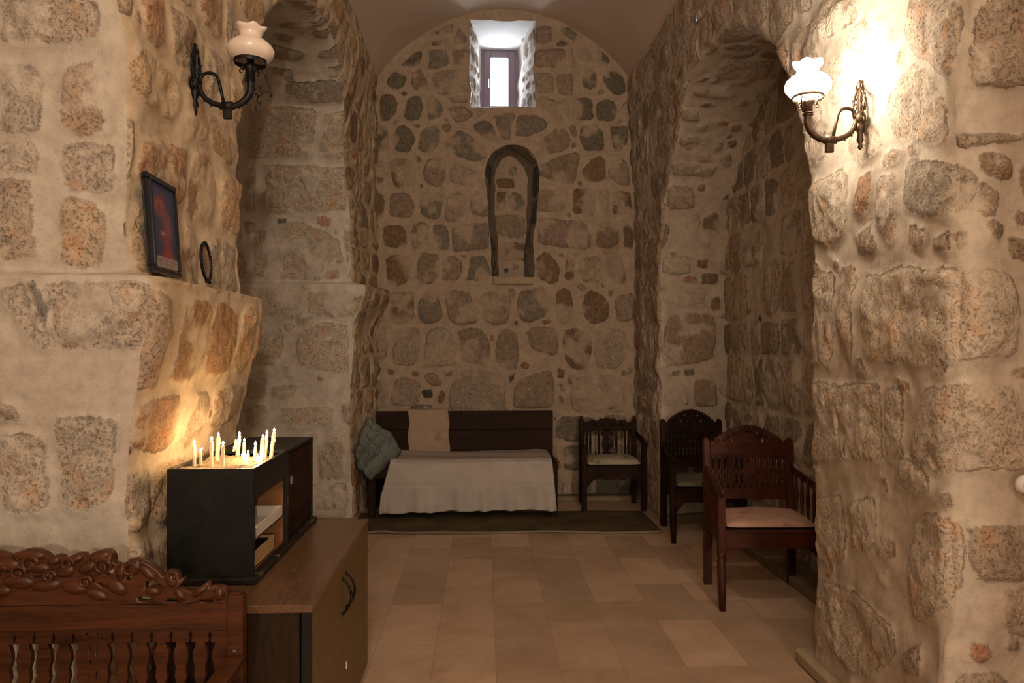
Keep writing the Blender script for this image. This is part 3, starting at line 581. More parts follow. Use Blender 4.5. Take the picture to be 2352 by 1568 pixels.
# ---------------------------------------------------------------- mesh builder
class MB:
    def __init__(self): self.bm = bmesh.new()
    def box(self, c, s, bev=0.003, rot=None, seg=1, taper=None):
        b = bmesh.new(); bmesh.ops.create_cube(b, size=1)
        for v in b.verts:
            v.co = Vector((v.co.x * s[0], v.co.y * s[1], v.co.z * s[2]))
            if taper and v.co.z < 0: v.co.x *= taper; v.co.y *= taper
        if bev > 0: bmesh.ops.bevel(b, geom=list(b.edges), offset=min(bev, min(s) * 0.45), segments=seg, affect='EDGES', clamp_overlap=True)
        m = Matrix.Translation(c)
        if rot is not None: m = m @ (rot if isinstance(rot, Matrix) else Matrix.Rotation(rot, 4, 'Z'))
        bmesh.ops.transform(b, matrix=m, verts=b.verts); self._add(b); return self
    def _add(self, b, smooth=False):
        me = bpy.data.meshes.new('t'); b.to_mesh(me); b.free()
        n = len(self.bm.faces); self.bm.from_mesh(me); bpy.data.meshes.remove(me)
        if smooth:
            self.bm.faces.ensure_lookup_table()
            for f in self.bm.faces[n:]: f.smooth = True
    def beam(self, p0, p1, w, d, bev=0.003, up=(0, 0, 1)):
        p0, p1 = Vector(p0), Vector(p1); z = (p1 - p0); l = z.length; z.normalize(); u = Vector(up)
        if abs(z.dot(u)) > 0.95: u = Vector((0, 1, 0))
        x = u.cross(z).normalized(); y = z.cross(x)
        r = Matrix(((x.x, y.x, z.x, 0), (x.y, y.y, z.y, 0), (x.z, y.z, z.z, 0), (0, 0, 0, 1)))
        return self.box((p0 + p1) / 2, (w, d, l), bev, r)
    def lathe(self, prof, c=(0, 0, 0), n=16, axis=None, wob=None, cap=True):
        b = bmesh.new(); rings = []
        for k, (r, z) in enumerate(prof):
            ring = []
            for i in range(n):
                a = 2 * PI * i / n; rr = r; zz = z
                if wob: rr, zz = wob(r, z, a)
                ring.append(b.verts.new((rr * math.cos(a), rr * math.sin(a), zz)))
            rings.append(ring)
        for k in range(len(rings) - 1):
            for i in range(n): b.faces.new((rings[k][i], rings[k][(i + 1) % n], rings[k + 1][(i + 1) % n], rings[k + 1][i]))
        if cap:
            if prof[0][0] > 1e-4: b.faces.new(rings[0][::-1])
            if prof[-1][0] > 1e-4: b.faces.new(rings[-1])
        m = Matrix.Translation(c)
        if axis is not None: m = m @ Vector((0, 0, 1)).rotation_difference(Vector(axis)).to_matrix().to_4x4()
        bmesh.ops.transform(b, matrix=m, verts=b.verts); self._add(b, True); return self
    def turned(self, p0, p1, prof, n=12):     # prof: (t, r)
        p0, p1 = Vector(p0), Vector(p1); l = (p1 - p0).length
        return self.lathe([(r, t * l) for t, r in prof], p0, n, (p1 - p0).normalized())
    def tube(self, pts, r, n=8, closed=False, flat=None):
        pts = [Vector(p) for p in pts]; b = bmesh.new(); rings = []; prev = None
        for i, p in enumerate(pts):
            t = (pts[(i + 1) % len(pts)] - pts[i - 1]) if closed else (pts[min(i + 1, len(pts) - 1)] - pts[max(i - 1, 0)])
            t.normalize()
            if prev is None:
                a = Vector((0, 1, 0)) if abs(t.y) < 0.9 else Vector((1, 0, 0)); x = a.cross(t).normalized()
            else: x = (prev - t * prev.dot(t)).normalized()
            prev = x; y = t.cross(x); rr = r[i] if isinstance(r, (list, tuple)) else r
            rings.append([b.verts.new(p + (x * math.cos(2 * PI * k / n) + y * math.sin(2 * PI * k / n) * (flat or 1)) * rr) for k in range(n)])
        m = len(rings)
        for i in range(m if closed else m - 1):
            for k in range(n): b.faces.new((rings[i][k], rings[i][(k + 1) % n], rings[(i + 1) % m][(k + 1) % n], rings[(i + 1) % m][k]))
        if not closed: b.faces.new(rings[0][::-1]); b.faces.new(rings[-1])
        self._add(b, True); return self
    def ell(self, c, r, rot=None, n=10):
        b = bmesh.new(); bmesh.ops.create_uvsphere(b, u_segments=n + 4, v_segments=n, radius=1)
        m = Matrix.Translation(c)
        if rot is not None: m = m @ rot
        m = m @ Matrix.Diagonal((r[0], r[1], r[2], 1)); bmesh.ops.transform(b, matrix=m, verts=b.verts); self._add(b, True); return self
    def plate(self, outer, holes=(), th=0.02, bev=0.002, y=0.0):
        """flat board cut from an outline in the XZ plane, with holes; th thick along Y, centred on y"""
        cu = bpy.data.curves.new('c', 'CURVE'); cu.dimensions = '2D'; cu.fill_mode = 'BOTH'
        for poly in [outer] + list(holes):
            sp = cu.splines.new('POLY'); sp.points.add(len(poly) - 1)
            for i, (x, z) in enumerate(poly): sp.points[i].co = (x, z, 0, 1)
            sp.use_cyclic_u = True
        cu.extrude = th / 2 - bev; cu.bevel_depth = bev; cu.bevel_resolution = 1; cu.offset = -bev
        o = bpy.data.objects.new('c', cu); COL.objects.link(o); dg = bpy.context.evaluated_depsgraph_get(); dg.update()
        me = bpy.data.meshes.new_from_object(o.evaluated_get(dg)); bpy.data.objects.remove(o); bpy.data.curves.remove(cu)
        b = bmesh.new(); b.from_mesh(me); bpy.data.meshes.remove(me)
        bmesh.ops.transform(b, matrix=Matrix.Translation((0, y, 0)) @ Matrix.Rotation(PI / 2, 4, 'X'), verts=b.verts)
        self._add(b); return self
    def raw(self, verts, faces, smooth=True):
        b = bmesh.new(); vs = [b.verts.new(v) for v in verts]
        for f in faces:
            try: b.faces.new([vs[i] for i in f])
            except ValueError: pass
        self._add(b, smooth); return self
    def build(self, name, material, parent=None, loc=None):
        me = bpy.data.meshes.new(name); bmesh.ops.recalc_face_normals(self.bm, faces=self.bm.faces); self.bm.to_mesh(me); self.bm.free()
        me.materials.append(material); o = bpy.data.objects.new(name, me); COL.objects.link(o)
        if parent: o.parent = parent
        if loc is not None: o.location = loc
        return o
def tag(o, label=None, cat=None, group=None, kind=None):
    if label: o['label'] = label
    if cat: o['category'] = cat
    if group: o['group'] = group
    if kind: o['kind'] = kind
    return o
def thing(name, label, cat, loc=(0, 0, 0), rz=0, group=None):
    o = bpy.data.objects.new(name, None); COL.objects.link(o); o.location = loc; o.rotation_euler = (0, 0, rz)
    o.empty_display_size = 0.1; return tag(o, label, cat, group)
def smoothpoly(pts, it=2):
    for _ in range(it):
        n = len(pts); q = []
        for i in range(n):
            a, b = pts[i], pts[(i + 1) % n]
            q += [(a[0] * .75 + b[0] * .25, a[1] * .75 + b[1] * .25), (a[0] * .25 + b[0] * .75, a[1] * .25 + b[1] * .75)]
        pts = q
    return pts
def arcpts(cx, cz, r, a0, a1, n, y=0.0): return [(cx + r * math.cos(math.radians(a0 + (a1 - a0) * i / n)), y, cz + r * math.sin(math.radians(a0 + (a1 - a0) * i / n))) for i in range(n + 1)]
# floor slab, rear wall and an added unseen outer shell blocking stray sky light
tag(MB().box((0.2, -0.9, -0.05), (6.4, 16.8, 0.1), 0).build('floor', M['floor']), kind='structure')
tag(MB().box((0.2, -8.82, 2.5), (6.4, 0.1, 5.6), 0).box((-3.02, -.4, 2.6), (.06, 17, 5.8), 0).box((3.3, -.4, 2.6), (.06, 17, 5.8), 0).box((.14, -.4, 5.45), (6.4, 17, .06), 0).box(((-3 + RX0 - .14) / 2, 7.97, 2.7), (RX0 - .14 + 3, .06, 5.5), 0).box(((3.3 + RX1 + .14) / 2, 7.97, 2.7), (3.3 - RX1 - .14, .06, 5.5), 0).box(((RX0 + RX1) / 2, 7.97, (RZ1 + .12 + 5.45) / 2), (.8, .06, 5.45 - RZ1 - .12), 0).box(((RX0 + RX1) / 2, 7.97, (RZ0 - .12) / 2), (.8, .06, RZ0 - .12), 0).build('wall_rear_light_shell', M['plaster']), kind='structure')
# plinths along the wall feet
tag(MB().box((0.24, 7.08, 0.025), (2.6, 0.22, 0.05), 0.008).build('baseboard_back', M['limestone_old']), kind='structure')
m_ = MB(); m_.beam((2.04, 3.45, 0.03), (1.97, 6.2, 0.03), 0.06, 0.2, 0.008, (1, 0, 0)); m_.box((1.78, 6.24, 0.03), (0.5, 0.2, 0.06), 0.008)
tag(m_.build('baseboard_right', M['limestone_old']), kind='structure')
tag(MB().box((1.6, 2.84, 0.032), (0.24, 1.16, 0.065), 0.012).build('trim_2', M['limestone']), kind='structure')
# niche sill
s0 = at(1133, 636, Y=YB - .03); s1 = at(1226, 652, Y=YB - .03)
tag(MB().box(((s0.x + s1.x) / 2, YB + 0.10, (s0.z + s1.z) / 2), (s1.x - s0.x, 0.3, s0.z - s1.z), 0.004).box((NXC, YB + .26, s0.z - .06), (.7, .40, .11), 0).build('trim_1', M['limestone']), kind='structure')
# window reveal ceiling and sill (plaster)
tag(MB().raw([(WX0 - .02, YB - .0, WZ1 + .0), (WX1 + .02, YB - .0, WZ1), (RX1 + .02, YW + .02, RZ1), (RX0 - .02, YW + .02, RZ1), (WX0 - .02, YB, WZ1 + .001), (WX1 + .02, YB, WZ1 + .001), (RX1 + .02, YW + .02, RZ1 + .1), (RX0 - .02, YW + .02, RZ1 + .1)],
    [(0, 1, 2, 3), (4, 5, 6, 7), (0, 1, 5, 4), (2, 3, 7, 6), (0, 3, 7, 4), (1, 2, 6, 5)], False).build('trim_3', M['reveal']), kind='structure')
tag(MB().raw([(WX0 - .02, YB + .005, WZ0 + .0), (WX1 + .02, YB + .005, WZ0), (RX1 + .02, YW + .02, RZ0), (RX0 - .02, YW + .02, RZ0), (WX0 - .02, YB + .005, WZ0 - .001), (WX1 + .02, YB + .005, WZ0 - .001), (RX1 + .02, YW + .02, RZ0 - .1), (RX0 - .02, YW + .02, RZ0 - .1)],
    [(0, 1, 2, 3), (4, 5, 6, 7), (0, 1, 5, 4), (2, 3, 7, 6), (0, 3, 7, 4), (1, 2, 6, 5)], False).build('trim_4', M['reveal']), kind='structure')
# window: frame > sash, pane, handle
g0 = at(1127, 132, Y=YW); g1 = at(1167, 243, Y=YW)
fr = MB(); cx = (RX0 + RX1) / 2; cz = (RZ0 + RZ1) / 2; w = RX1 - RX0; h = RZ1 - RZ0
def ring(mb, x0, x1, z0_, z1, y, t, d, bev=0.004):
    mb.box(((x0 + x1) / 2, y, z1 - t / 2), (x1 - x0, d, t), bev); mb.box(((x0 + x1) / 2, y, z0_ + t / 2), (x1 - x0, d, t), bev)
    mb.box((x0 + t / 2, y, (z0_ + z1) / 2), (t, d, z1 - z0_ - 2 * t), bev); mb.box((x1 - t / 2, y, (z0_ + z1) / 2), (t, d, z1 - z0_ - 2 * t), bev)
ring(fr, RX0 - .07, RX1 + .07, RZ0 - .09, RZ1 + .09, YW + .035, 0.105, 0.06)
win = tag(fr.build('window_1', M['mauve']), kind='structure')
sx0, sx1 = RX0 + .02, RX1 - .02; sh = MB()
gx0, gx1, gz0, gz1 = g0.x, g1.x, g1.z, g0.z
y = YW + .02
sh.box(((sx0 + gx0) / 2, y, cz), (gx0 - sx0, 0.05, h - .04), .005); sh.box(((sx1 + gx1) / 2, y, cz), (sx1 - gx1, 0.05, h - .04), .005)
sh.box(((gx0 + gx1) / 2, y, (gz1 + RZ1 - .02) / 2), (gx1 - gx0, .05, RZ1 - .02 - gz1), .005); sh.box(((gx0 + gx1) / 2, y, (gz0 + RZ0 + .02) / 2), (gx1 - gx0, .05, gz0 - RZ0 - .02), .005)
sh.build('window_sash', M['mauve'], win)
gm = bpy.data.materials.new('clear_glass'); gm.use_nodes = True; nt = gm.node_tree; nt.nodes.clear()
o_ = N(nt, 'ShaderNodeOutputMaterial'); mxs = N(nt, 'ShaderNodeMixShader'); tr = N(nt, 'ShaderNodeBsdfTransparent'); gl = N(nt, 'ShaderNodeBsdfGlossy'); gl.inputs['Roughness'].default_value = 0.02
mxs.inputs[0].default_value = 0.06; L(nt, tr.outputs[0], mxs.inputs[1]); L(nt, gl.outputs[0], mxs.inputs[2]); L(nt, mxs.outputs[0], o_.inputs[0])
MB().box(((gx0 + gx1) / 2, YW + .03, (gz0 + gz1) / 2), (gx1 - gx0 + .01, .004, gz1 - gz0 + .01), 0).build('window_pane', gm, win)
hh = at(1122, 194, Y=YW - .01); hb = MB(); hb.tube([(hh.x, YW - .005, hh.z + .045), (hh.x, YW - .04, hh.z + .045), (hh.x, YW - .045, hh.z), (hh.x, YW - .045, hh.z - .05)], .006); hb.build('window_handle', M['chrome'], win)

# ================================================================ SCONCES
def sconce(root, side, metal, lit):
    """local frame: +x away from the wall, z up, origin at the arm's root on the wall plate"""
    r = root
    # wall plate: pierced scrollwork
    pl = MB(); k = 0.016
    pl.ell((0.012, 0, 0), (0.022, 0.026, 0.03)); pl.lathe([(0.001, -0.125), (0.010, -0.115), (0.006, -0.10), (0.014, -0.085), (0.009, -0.06), (0.017, -0.04), (0.02, -0.02)], (0.012, 0, 0), 10)
    pl.box((0.012, 0, 0.062), (0.014, 0.018, 0.11), .003); pl.lathe([(0.010, 0), (0.013, 0.01), (0.006, 0.022), (0.010, 0.03), (0.001, 0.042)], (0.012, 0, 0.115), 8)
    for s in (-1, 1):
        pl.tube([(k, s * (0.012 + 0.032 * math.sin(t * PI)), 0.0 + 0.12 * t) for t in [i / 10 for i in range(11)]], 0.0045, 6)
        for (cy, cz_, rr) in ((0.030, 0.055, 0.013), (0.026, 0.092, 0.010), (0.028, -0.012, 0.012), (0.016, 0.128, 0.009)):
            pl.tube([(k, s * (cy + rr * math.cos(a)), cz_ + rr * math.sin(a)) for a in [2 * PI * i / 12 for i in range(12)]], 0.0035, 6, True)
        pl.tube([(k, s * 0.045, 0.02 + 0.02 * 0), (k, s * 0.052, 0.045), (k, s * 0.043, 0.07), (k, s * 0.05, 0.09)], 0.003, 6)
    pl.build('wall_plate', metal, r)
    arm = MB(); pts = []
    for t in [i / 20 for i in range(21)]:
        a = math.radians(175 + 190 * t); pts.append((0.125 + 0.095 * math.cos(a) + 0.004 * t, 0, -0.012 + (0.072 if a < math.radians(270) else 0.078) * math.sin(a)))
    pts = [(0.015, 0, 0.0)] + pts + [(0.223, 0, 0.015), (0.222, 0, 0.03)]
    arm.tube(pts, [0.008 + 0.008 * i / len(pts) for i in range(len(pts))], 10)
    lp = [(0.035, 0, 0.0)] + [(0.066 + 0.036 * math.cos(math.radians(a)), 0, 0.008 + 0.034 * math.sin(math.radians(a))) for a in range(170, -10, -20)] + [(0.112, 0, -0.03), (0.122, 0, -0.08)]
    arm.tube(lp, 0.0065, 8)
    arm.box((0.136, 0, -0.110), (0.034, 0.016, 0.052), .004, None, 1); arm.tube([(0.116, 0, -0.086), (0.156, 0, -0.084)], 0.017, 10)
    for i in range(4, 22, 2):
        p = Vector(pts[i]); q = (p - Vector((0.125, 0, -0.012))).normalized() * (0.0105 + 0.0003 * i); arm.ell(p + q, (0.0042, 0.0042, 0.0042), None, 5)
    for z_ in (0.008, 0.016): arm.lathe([(0.017, 0), (0.021, 0.003), (0.017, 0.006)], (0.222, 0, z_), 12)
    arm.build('arm', metal, r)
    cp = MB(); cxx = 0.222
    cp.lathe([(0.016, 0.05), (0.018, 0.085), (0.026, 0.095), (0.024, 0.108), (0.014, 0.115), (0.013, 0.135)], (cxx, 0, 0), 14)
    cp.lathe([(0.060, 0.112), (0.062, 0.118), (0.062, 0.128), (0.059, 0.130), (0.056, 0.126), (0.056, 0.114), (0.060, 0.112)], (cxx, 0, 0), 24, None, None, False)
    for a in (30, 150, 270): cp.beam((cxx, 0, 0.112), (cxx + 0.058 * math.cos(math.radians(a)), 0.058 * math.sin(math.radians(a)), 0.118), .006, .004, .001)
    for a in range(0, 360, 60):
        ca, sa = math.cos(math.radians(a)), math.sin(math.radians(a))
        cp.tube([(cxx + ca * d, sa * d, z_) for d, z_ in ((0.022, 0.10), (0.034, 0.098), (0.042, 0.088), (0.038, 0.078), (0.032, 0.082))], 0.003, 6)
    # scroll holding the ring, with a hanging chain
    cp.tube([(cxx + 0.02, 0.0, 0.06), (cxx + 0.035, 0.02, 0.075), (cxx + 0.04, .03, 0.10), (cxx + .045, .035, .125), (cxx + 0.055, .04, 0.14), (cxx + .062, .042, .135), (cxx + .06, .042, .128)] if side > 0 else
            [(cxx + 0.018, 0, 0.0), (cxx + 0.035, 0, -0.012), (cxx + 0.05, 0, 0.006), (cxx + 0.072, 0, 0.008), (cxx + 0.082, 0, -0.006), (cxx + 0.074, 0, -0.012)], 0.003, 6)
    if side < 0:
        cp.tube([(cxx + 0.03, 0, -0.01), (cxx + 0.024, 0, -0.03), (cxx + 0.034, 0, -0.042), (cxx + 0.04, 0, -0.032)], 0.003, 6); cp.ell((cxx + 0.022, 0, -0.055), (0.004, 0.004, 0.014)); cp.ell((cxx + 0.036, 0, 0.018), (.004, .004, .012))
        for i in range(6):
            t = i / 6; x_ = cxx + 0.045 + 0.035 * t; z_ = 0.095 - 0.088 * t
            cp.tube([(x_ + .003 * math.cos(a) * (1 if i % 2 else 0), .003 * math.cos(a) * (0 if i % 2 else 1), z_ + 0.009 * math.sin(a)) for a in [2 * PI * j / 8 for j in range(8)]], 0.0013, 5, True)
    bmesh.ops.transform(cp.bm, matrix=Matrix.Translation((0, 0, -0.035)), verts=cp.bm.verts); cp.build('candle_cup', metal, r)
    prof = [(0.050, 0.120), (0.072, 0.132), (0.085, 0.150), (0.088, 0.165), (0.082, 0.182), (0.064, 0.198), (0.046, 0.210), (0.040, 0.220), (0.043, 0.232), (0.052, 0.242), (0.058, 0.252)]
    prof = prof + [(p - 0.003, z_ + (0.001 if i < 3 else 0)) for i, (p, z_) in enumerate(reversed(prof))]
    def wob(rr, z_, a):
        k_ = max(0, (z_ - 0.222) / 0.03); return rr * (1 + 0.07 * k_ * math.cos(6 * a)), z_ + 0.0035 * k_ * math.cos(6 * a)
    sh_ = MB(); sh_.lathe(prof, (cxx, 0, -0.035), 48, None, wob, False)
    if lit:
        sh_.build('glass_shade', emis('lit_opal_glass', (1.0, 0.87, 0.70), 43), r)
        bulb = MB().ell((cxx, 0, 0.12), (0.024, 0.024, 0.03)).build('bulb', emis('lit_bulb', (1.0, 0.86, 0.68), 105), r)
    else:
        mo = bpy.data.materials.new('opal_glass'); mo.use_nodes = True; b = mo.node_tree.nodes['Principled BSDF']
        b.inputs['Base Color'].default_value = (0.74, 0.62, 0.52, 1); b.inputs['Roughness'].default_value = 0.22; b.inputs['Subsurface Weight'].default_value = 0.3
        b.inputs['Subsurface Radius'].default_value = (.03, .02, .015)
        sh_.build('glass_shade', mo, r)
        MB().ell((cxx, 0, 0.12), (0.022, 0.022, 0.03)).build('bulb', M['white'], r)
a_ = at(472, 213, X=XL + .06)
sL = thing('wall_sconce', 'unlit black iron sconce with milky glass shade above the framed icon', 'wall lamp', (XL + 0.012, 2.835, 2.505), 0.0, 'horn shaped sconces on the piers')
sconce(sL, -1, M['iron'], False)
sR = thing('wall_sconce', 'lit bronze sconce glowing brightly on the pier to the right', 'wall lamp', (XR - 0.012, 2.832, 2.40), PI, 'horn shaped sconces on the piers')
sconce(sR, 1, M['bronze'], True)

# ================================================================ CHAIRS
def crest_outline(w, h, n=9):
    pts = [(-w, 0), (-w, 0.18 * h)]
    prof = lambda t: (0.20 + 0.80 * (math.cos(t * PI / 2) ** 0.85 if abs(t) < 1 else 0))
    for i in range(n * 2 + 1):
        t = -1 + i / n; x = t * w * 0.96; z = h * prof(t)
        d = 0.07 * h
        pts += [(x - w * 0.030, z - d), (x - w * .012, z + d * .3), (x + w * 0.018, z + d * .2)]
    pts += [(w, 0.18 * h), (w, 0)]
    return pts
def scroll(mb, cx, cz, r, sgn, y, th=0.005, turns=1.4):
    pts = []
    for i in range(18):
        t = i / 17; a = t * turns * 2 * PI; rr = r * (1 - 0.75 * t); pts.append((cx + sgn * rr * math.cos(a), y, cz + rr * math.sin(a)))
    mb.tube(pts, [th * (1 - .4 * i / 17) for i in range(18)], 6)
def armchair(root, wd, w, dp, cush, hpost, seat, lean=0.04, splay=0.03):
    """carved armchair; local: back legs at y=0, front towards -y"""
    hw = w / 2; t = 0.048
    for s in (-1, 1):
        MB().beam((s * (hw - t / 2), 0.0, 0), (s * (hw - t / 2), 0.0, seat), t, t, .004).beam((s * (hw - t / 2), 0.0, seat - .01), (s * (hw - t / 2), lean, hpost - .012), t * .92, t * .8, .006).ell((s * (hw - t / 2), lean, hpost - .014), (t * .42, t * .36, .014)).build('back_leg', wd, root)
    for s in (-1, 1):
        x = s * (hw + .012)
        fl = MB(); fl.beam((x, -dp, seat - .13), (x, -dp, seat + .21), .042, .042, .004)
        fl.turned((x, -dp, seat - .12), (x, -dp - splay, 0), [(0, .021), (.06, .024), (.1, .018), (.14, .025), (.2, .026), (.6, .024), (1, .019)]); fl.build('front_leg', wd, root)
    sr = MB(); sr.box((0, -dp, seat - .045), (w - .01, .032, .10), .003); sr.box((0, -.0, seat - .045), (w - 2 * t, .03, .09), .003)
    sr.box((0, -dp + .002, seat + .002), (w, .05, .012), .003)
    for s in (-1, 1):
        sr.beam((s * (hw - .01), -dp, seat - .045), (s * (hw - t / 2), 0, seat - .045), .028, .09, .003, (0, 0, 1))
        # corner brackets
        sr.plate([(s * (hw - .012), seat - .09), (s * (hw - .10), seat - .09), (s * (hw - .075), seat - .105), (s * (hw - .03), seat - .15), (s * (hw - .012), seat - .18)], (), .02, .001, -dp)
    sr.box((0, -dp / 2, seat - .005), (w - .03, dp - .02, .016), .002)
    sr.build('seat_frame', wd, root)
    for s in (-1, 1):
        ar = MB(); pts = [(s * (hw - .018), .01, seat + .285), (s * (hw - .005), -.12, seat + .262), (s * (hw + .008), -.27, seat + .232), (s * (hw + .014), -dp + .02, seat + .218), (s * (hw + .016), -dp - .03, seat + .228), (s * (hw + .016), -dp - .055, seat + .222)]
        ar.tube(pts, [.020, .022, .026, .032, .034, .022], 10, False, .45); ar.build('armrest', wd, root)
        for k in range(5):
            f = (k + .8) / 5.6; x = s * (hw - .018 + .03 * f); y_ = -dp * f
            MB().turned((x, y_, seat), (x, y_, seat + .285 - .066 * f), [(0, .011), (.08, .013), (.12, .008), (.3, .010), (.5, .014), (.7, .010), (.88, .008), (.92, .013), (1, .011)], 8).build('arm_spindle', wd, root)
    # back
    iw = hw - t; yb = lean * .82
    zt = hpost - .11
    MB().box((0, yb + .0, zt + .03), (iw * 2 + .01, .026, .062), .004).box((0, yb - .013, zt + .002), (iw * 2, .012, .008), .002).build('top_rail', wd, root)
    cr = MB(); H = .135; out = [(x, z + zt + .055) for x, z in crest_outline(iw, H)]
    holes = []
    for s in (-1, 1):
        for (hx, hz, a, b_) in ((.12, .25, .05, .12), (.40, .28, .06, .12), (.26, .62, .07, .055), (.62, .36, .05, .10), (.80, .22, .03, .06)):
            c = (s * hx * iw, zt + .055 + hz * H); holes.append([(c[0] + a * iw * math.cos(q) * .8, c[1] + b_ * H * (1.2 if math.sin(q) < 0 else .9) * math.sin(q)) for q in ([0, 1.6, 3.14, 4.7] if a < .06 else [0, .8, 1.6, 2.4, 3.14, 4.0, 4.7, 5.4])])
    cr.plate(out, holes, .022, .002, yb + .004)
    for s in (-1, 1):
        scroll(cr, s * .27 * iw, zt + .055 + .55 * H, .026, s, yb - .010); scroll(cr, s * .60 * iw, zt + .055 + .40 * H, .020, -s, yb - .010); scroll(cr, s * .83 * iw, zt + .055 + .22 * H, .015, s, yb - .010)
        for q in range(5): cr.ell((s * iw * (.12 + .17 * q), yb - .008, zt + .055 + H * (.9 - .17 * q)), (.020, .007, .010), Matrix.Rotation(s * (.5 + .08 * q), 4, 'Y'), 6)
    for q in (-1, 0, 1): cr.ell((q * .018, yb - .008, zt + .055 + H * (.86 - .08 * abs(q))), (.010, .008, .024), Matrix.Rotation(q * .5, 4, 'Y'), 6)
    cr.build('crest', wd, root)
    pz0, pz1 = seat + .155, zt + .002
    MB().box((0, yb - .008, pz0 - .03), (iw * 2, .026, .075), .004).build('lower_rail', wd, root)
    pn = MB(); n = 13; hol = []
    for i in range(n):
        x = -iw + 2 * iw * (i + .5) / n; m = (pz0 + pz1) / 2; hgt = (pz1 - pz0) / 2 - .012; a = iw / n * .42
        for c in (m + hgt * .5, m - hgt * .5):
            hol.append([(x, c - hgt * .42), (x + a, c - hgt * .15), (x + a * .4, c), (x + a * .9, c + hgt * .2), (x, c + hgt * .45), (x - a * .9, c + hgt * .2), (x - a * .4, c), (x - a, c - hgt * .15)])
    pn.plate([(-iw, pz0), (iw, pz0), (iw, pz1), (-iw, pz1)], hol, .014, .001, yb - .002)
    for i in range(n + 1): x = -iw + 2 * iw * i / n; pn.turned((x, yb - .010, pz0), (x, yb - .010, pz1), [(0, .006), (.2, .009), (.35, .005), (.5, .010), (.65, .005), (.8, .009), (1, .006)], 6)
    pn.build('back_panel', wd, root)
    if cush: cushion(root, w - .035, dp - .03, seat + .008, cush)
def cushion(root, w, d, z, m, th=.045, puff=.012, y0=None, name='seat_cushion'):
    n = 26; V = []; y0 = -d - .015 if y0 is None else y0
    top, bot = [], []
    for i in range(n + 1):
        for j in range(n + 1):
            u, v = i / n * 2 - 1, j / n * 2 - 1
            e = (1 - abs(u) ** 7) * (1 - abs(v) ** 7); e = max(e, 0) ** .45
            sx_, sy_ = (1 - .04 * abs(v) ** 3), (1 - .05 * abs(u) ** 3)
            P_ = np.array([[u * 3, v * 3, z * 9 + w * 17]]); nz = float(fbm(P_, 1.3, 2, 4)[0])
            top.append((u * w / 2 * sx_, y0 + (v + 1) / 2 * d * 1, z + th * .35 + th * .65 * e + puff * e * (1 - u * u) * (1 - v * v) + .010 * nz * e))
            bot.append((u * w / 2 * sx_ * .99, y0 + (v + 1) / 2 * d, z + th * .30 * (1 - e)))
    mb = MB(); k = (n + 1) ** 2; V = top + bot; F_ = []
    for i in range(n):
        for j in range(n):
            a = i * (n + 1) + j; F_ += [(a, a + n + 1, a + n + 2, a + 1), (k + a, k + a + 1, k + a + n + 2, k + a + n + 1)]
    for i in range(n):
        for e_ in ((i, i + 1), (n * (n + 1) + i + 1, n * (n + 1) + i), ((i + 1) * (n + 1), i * (n + 1)), (i * (n + 1) + n, (i + 1) * (n + 1) + n)): F_.append((e_[0], e_[1], k + e_[1], k + e_[0]))
    return mb.raw(V, F_).build(name, m, root)
c3 = thing('armchair', 'reddish carved armchair with pink marbled cushion, nearest of the three chairs', 'chair', (1.675, 4.53, 0), math.radians(-3), 'carved wooden armchairs along the right side')
armchair(c3, M['wood_red'], .57, .44, M['cush_pink'], .915, .44)
c2 = thing('armchair', 'dark carved armchair with speckled olive cushion, middle of the three chairs', 'chair', (1.735, 6.0, 0), math.radians(-2), 'carved wooden armchairs along the right side')
armchair(c2, M['wood_dark'], .52, .50, M['cush_dark'], .885, .40)  # the darker wood colour takes in the shade this chair stands in
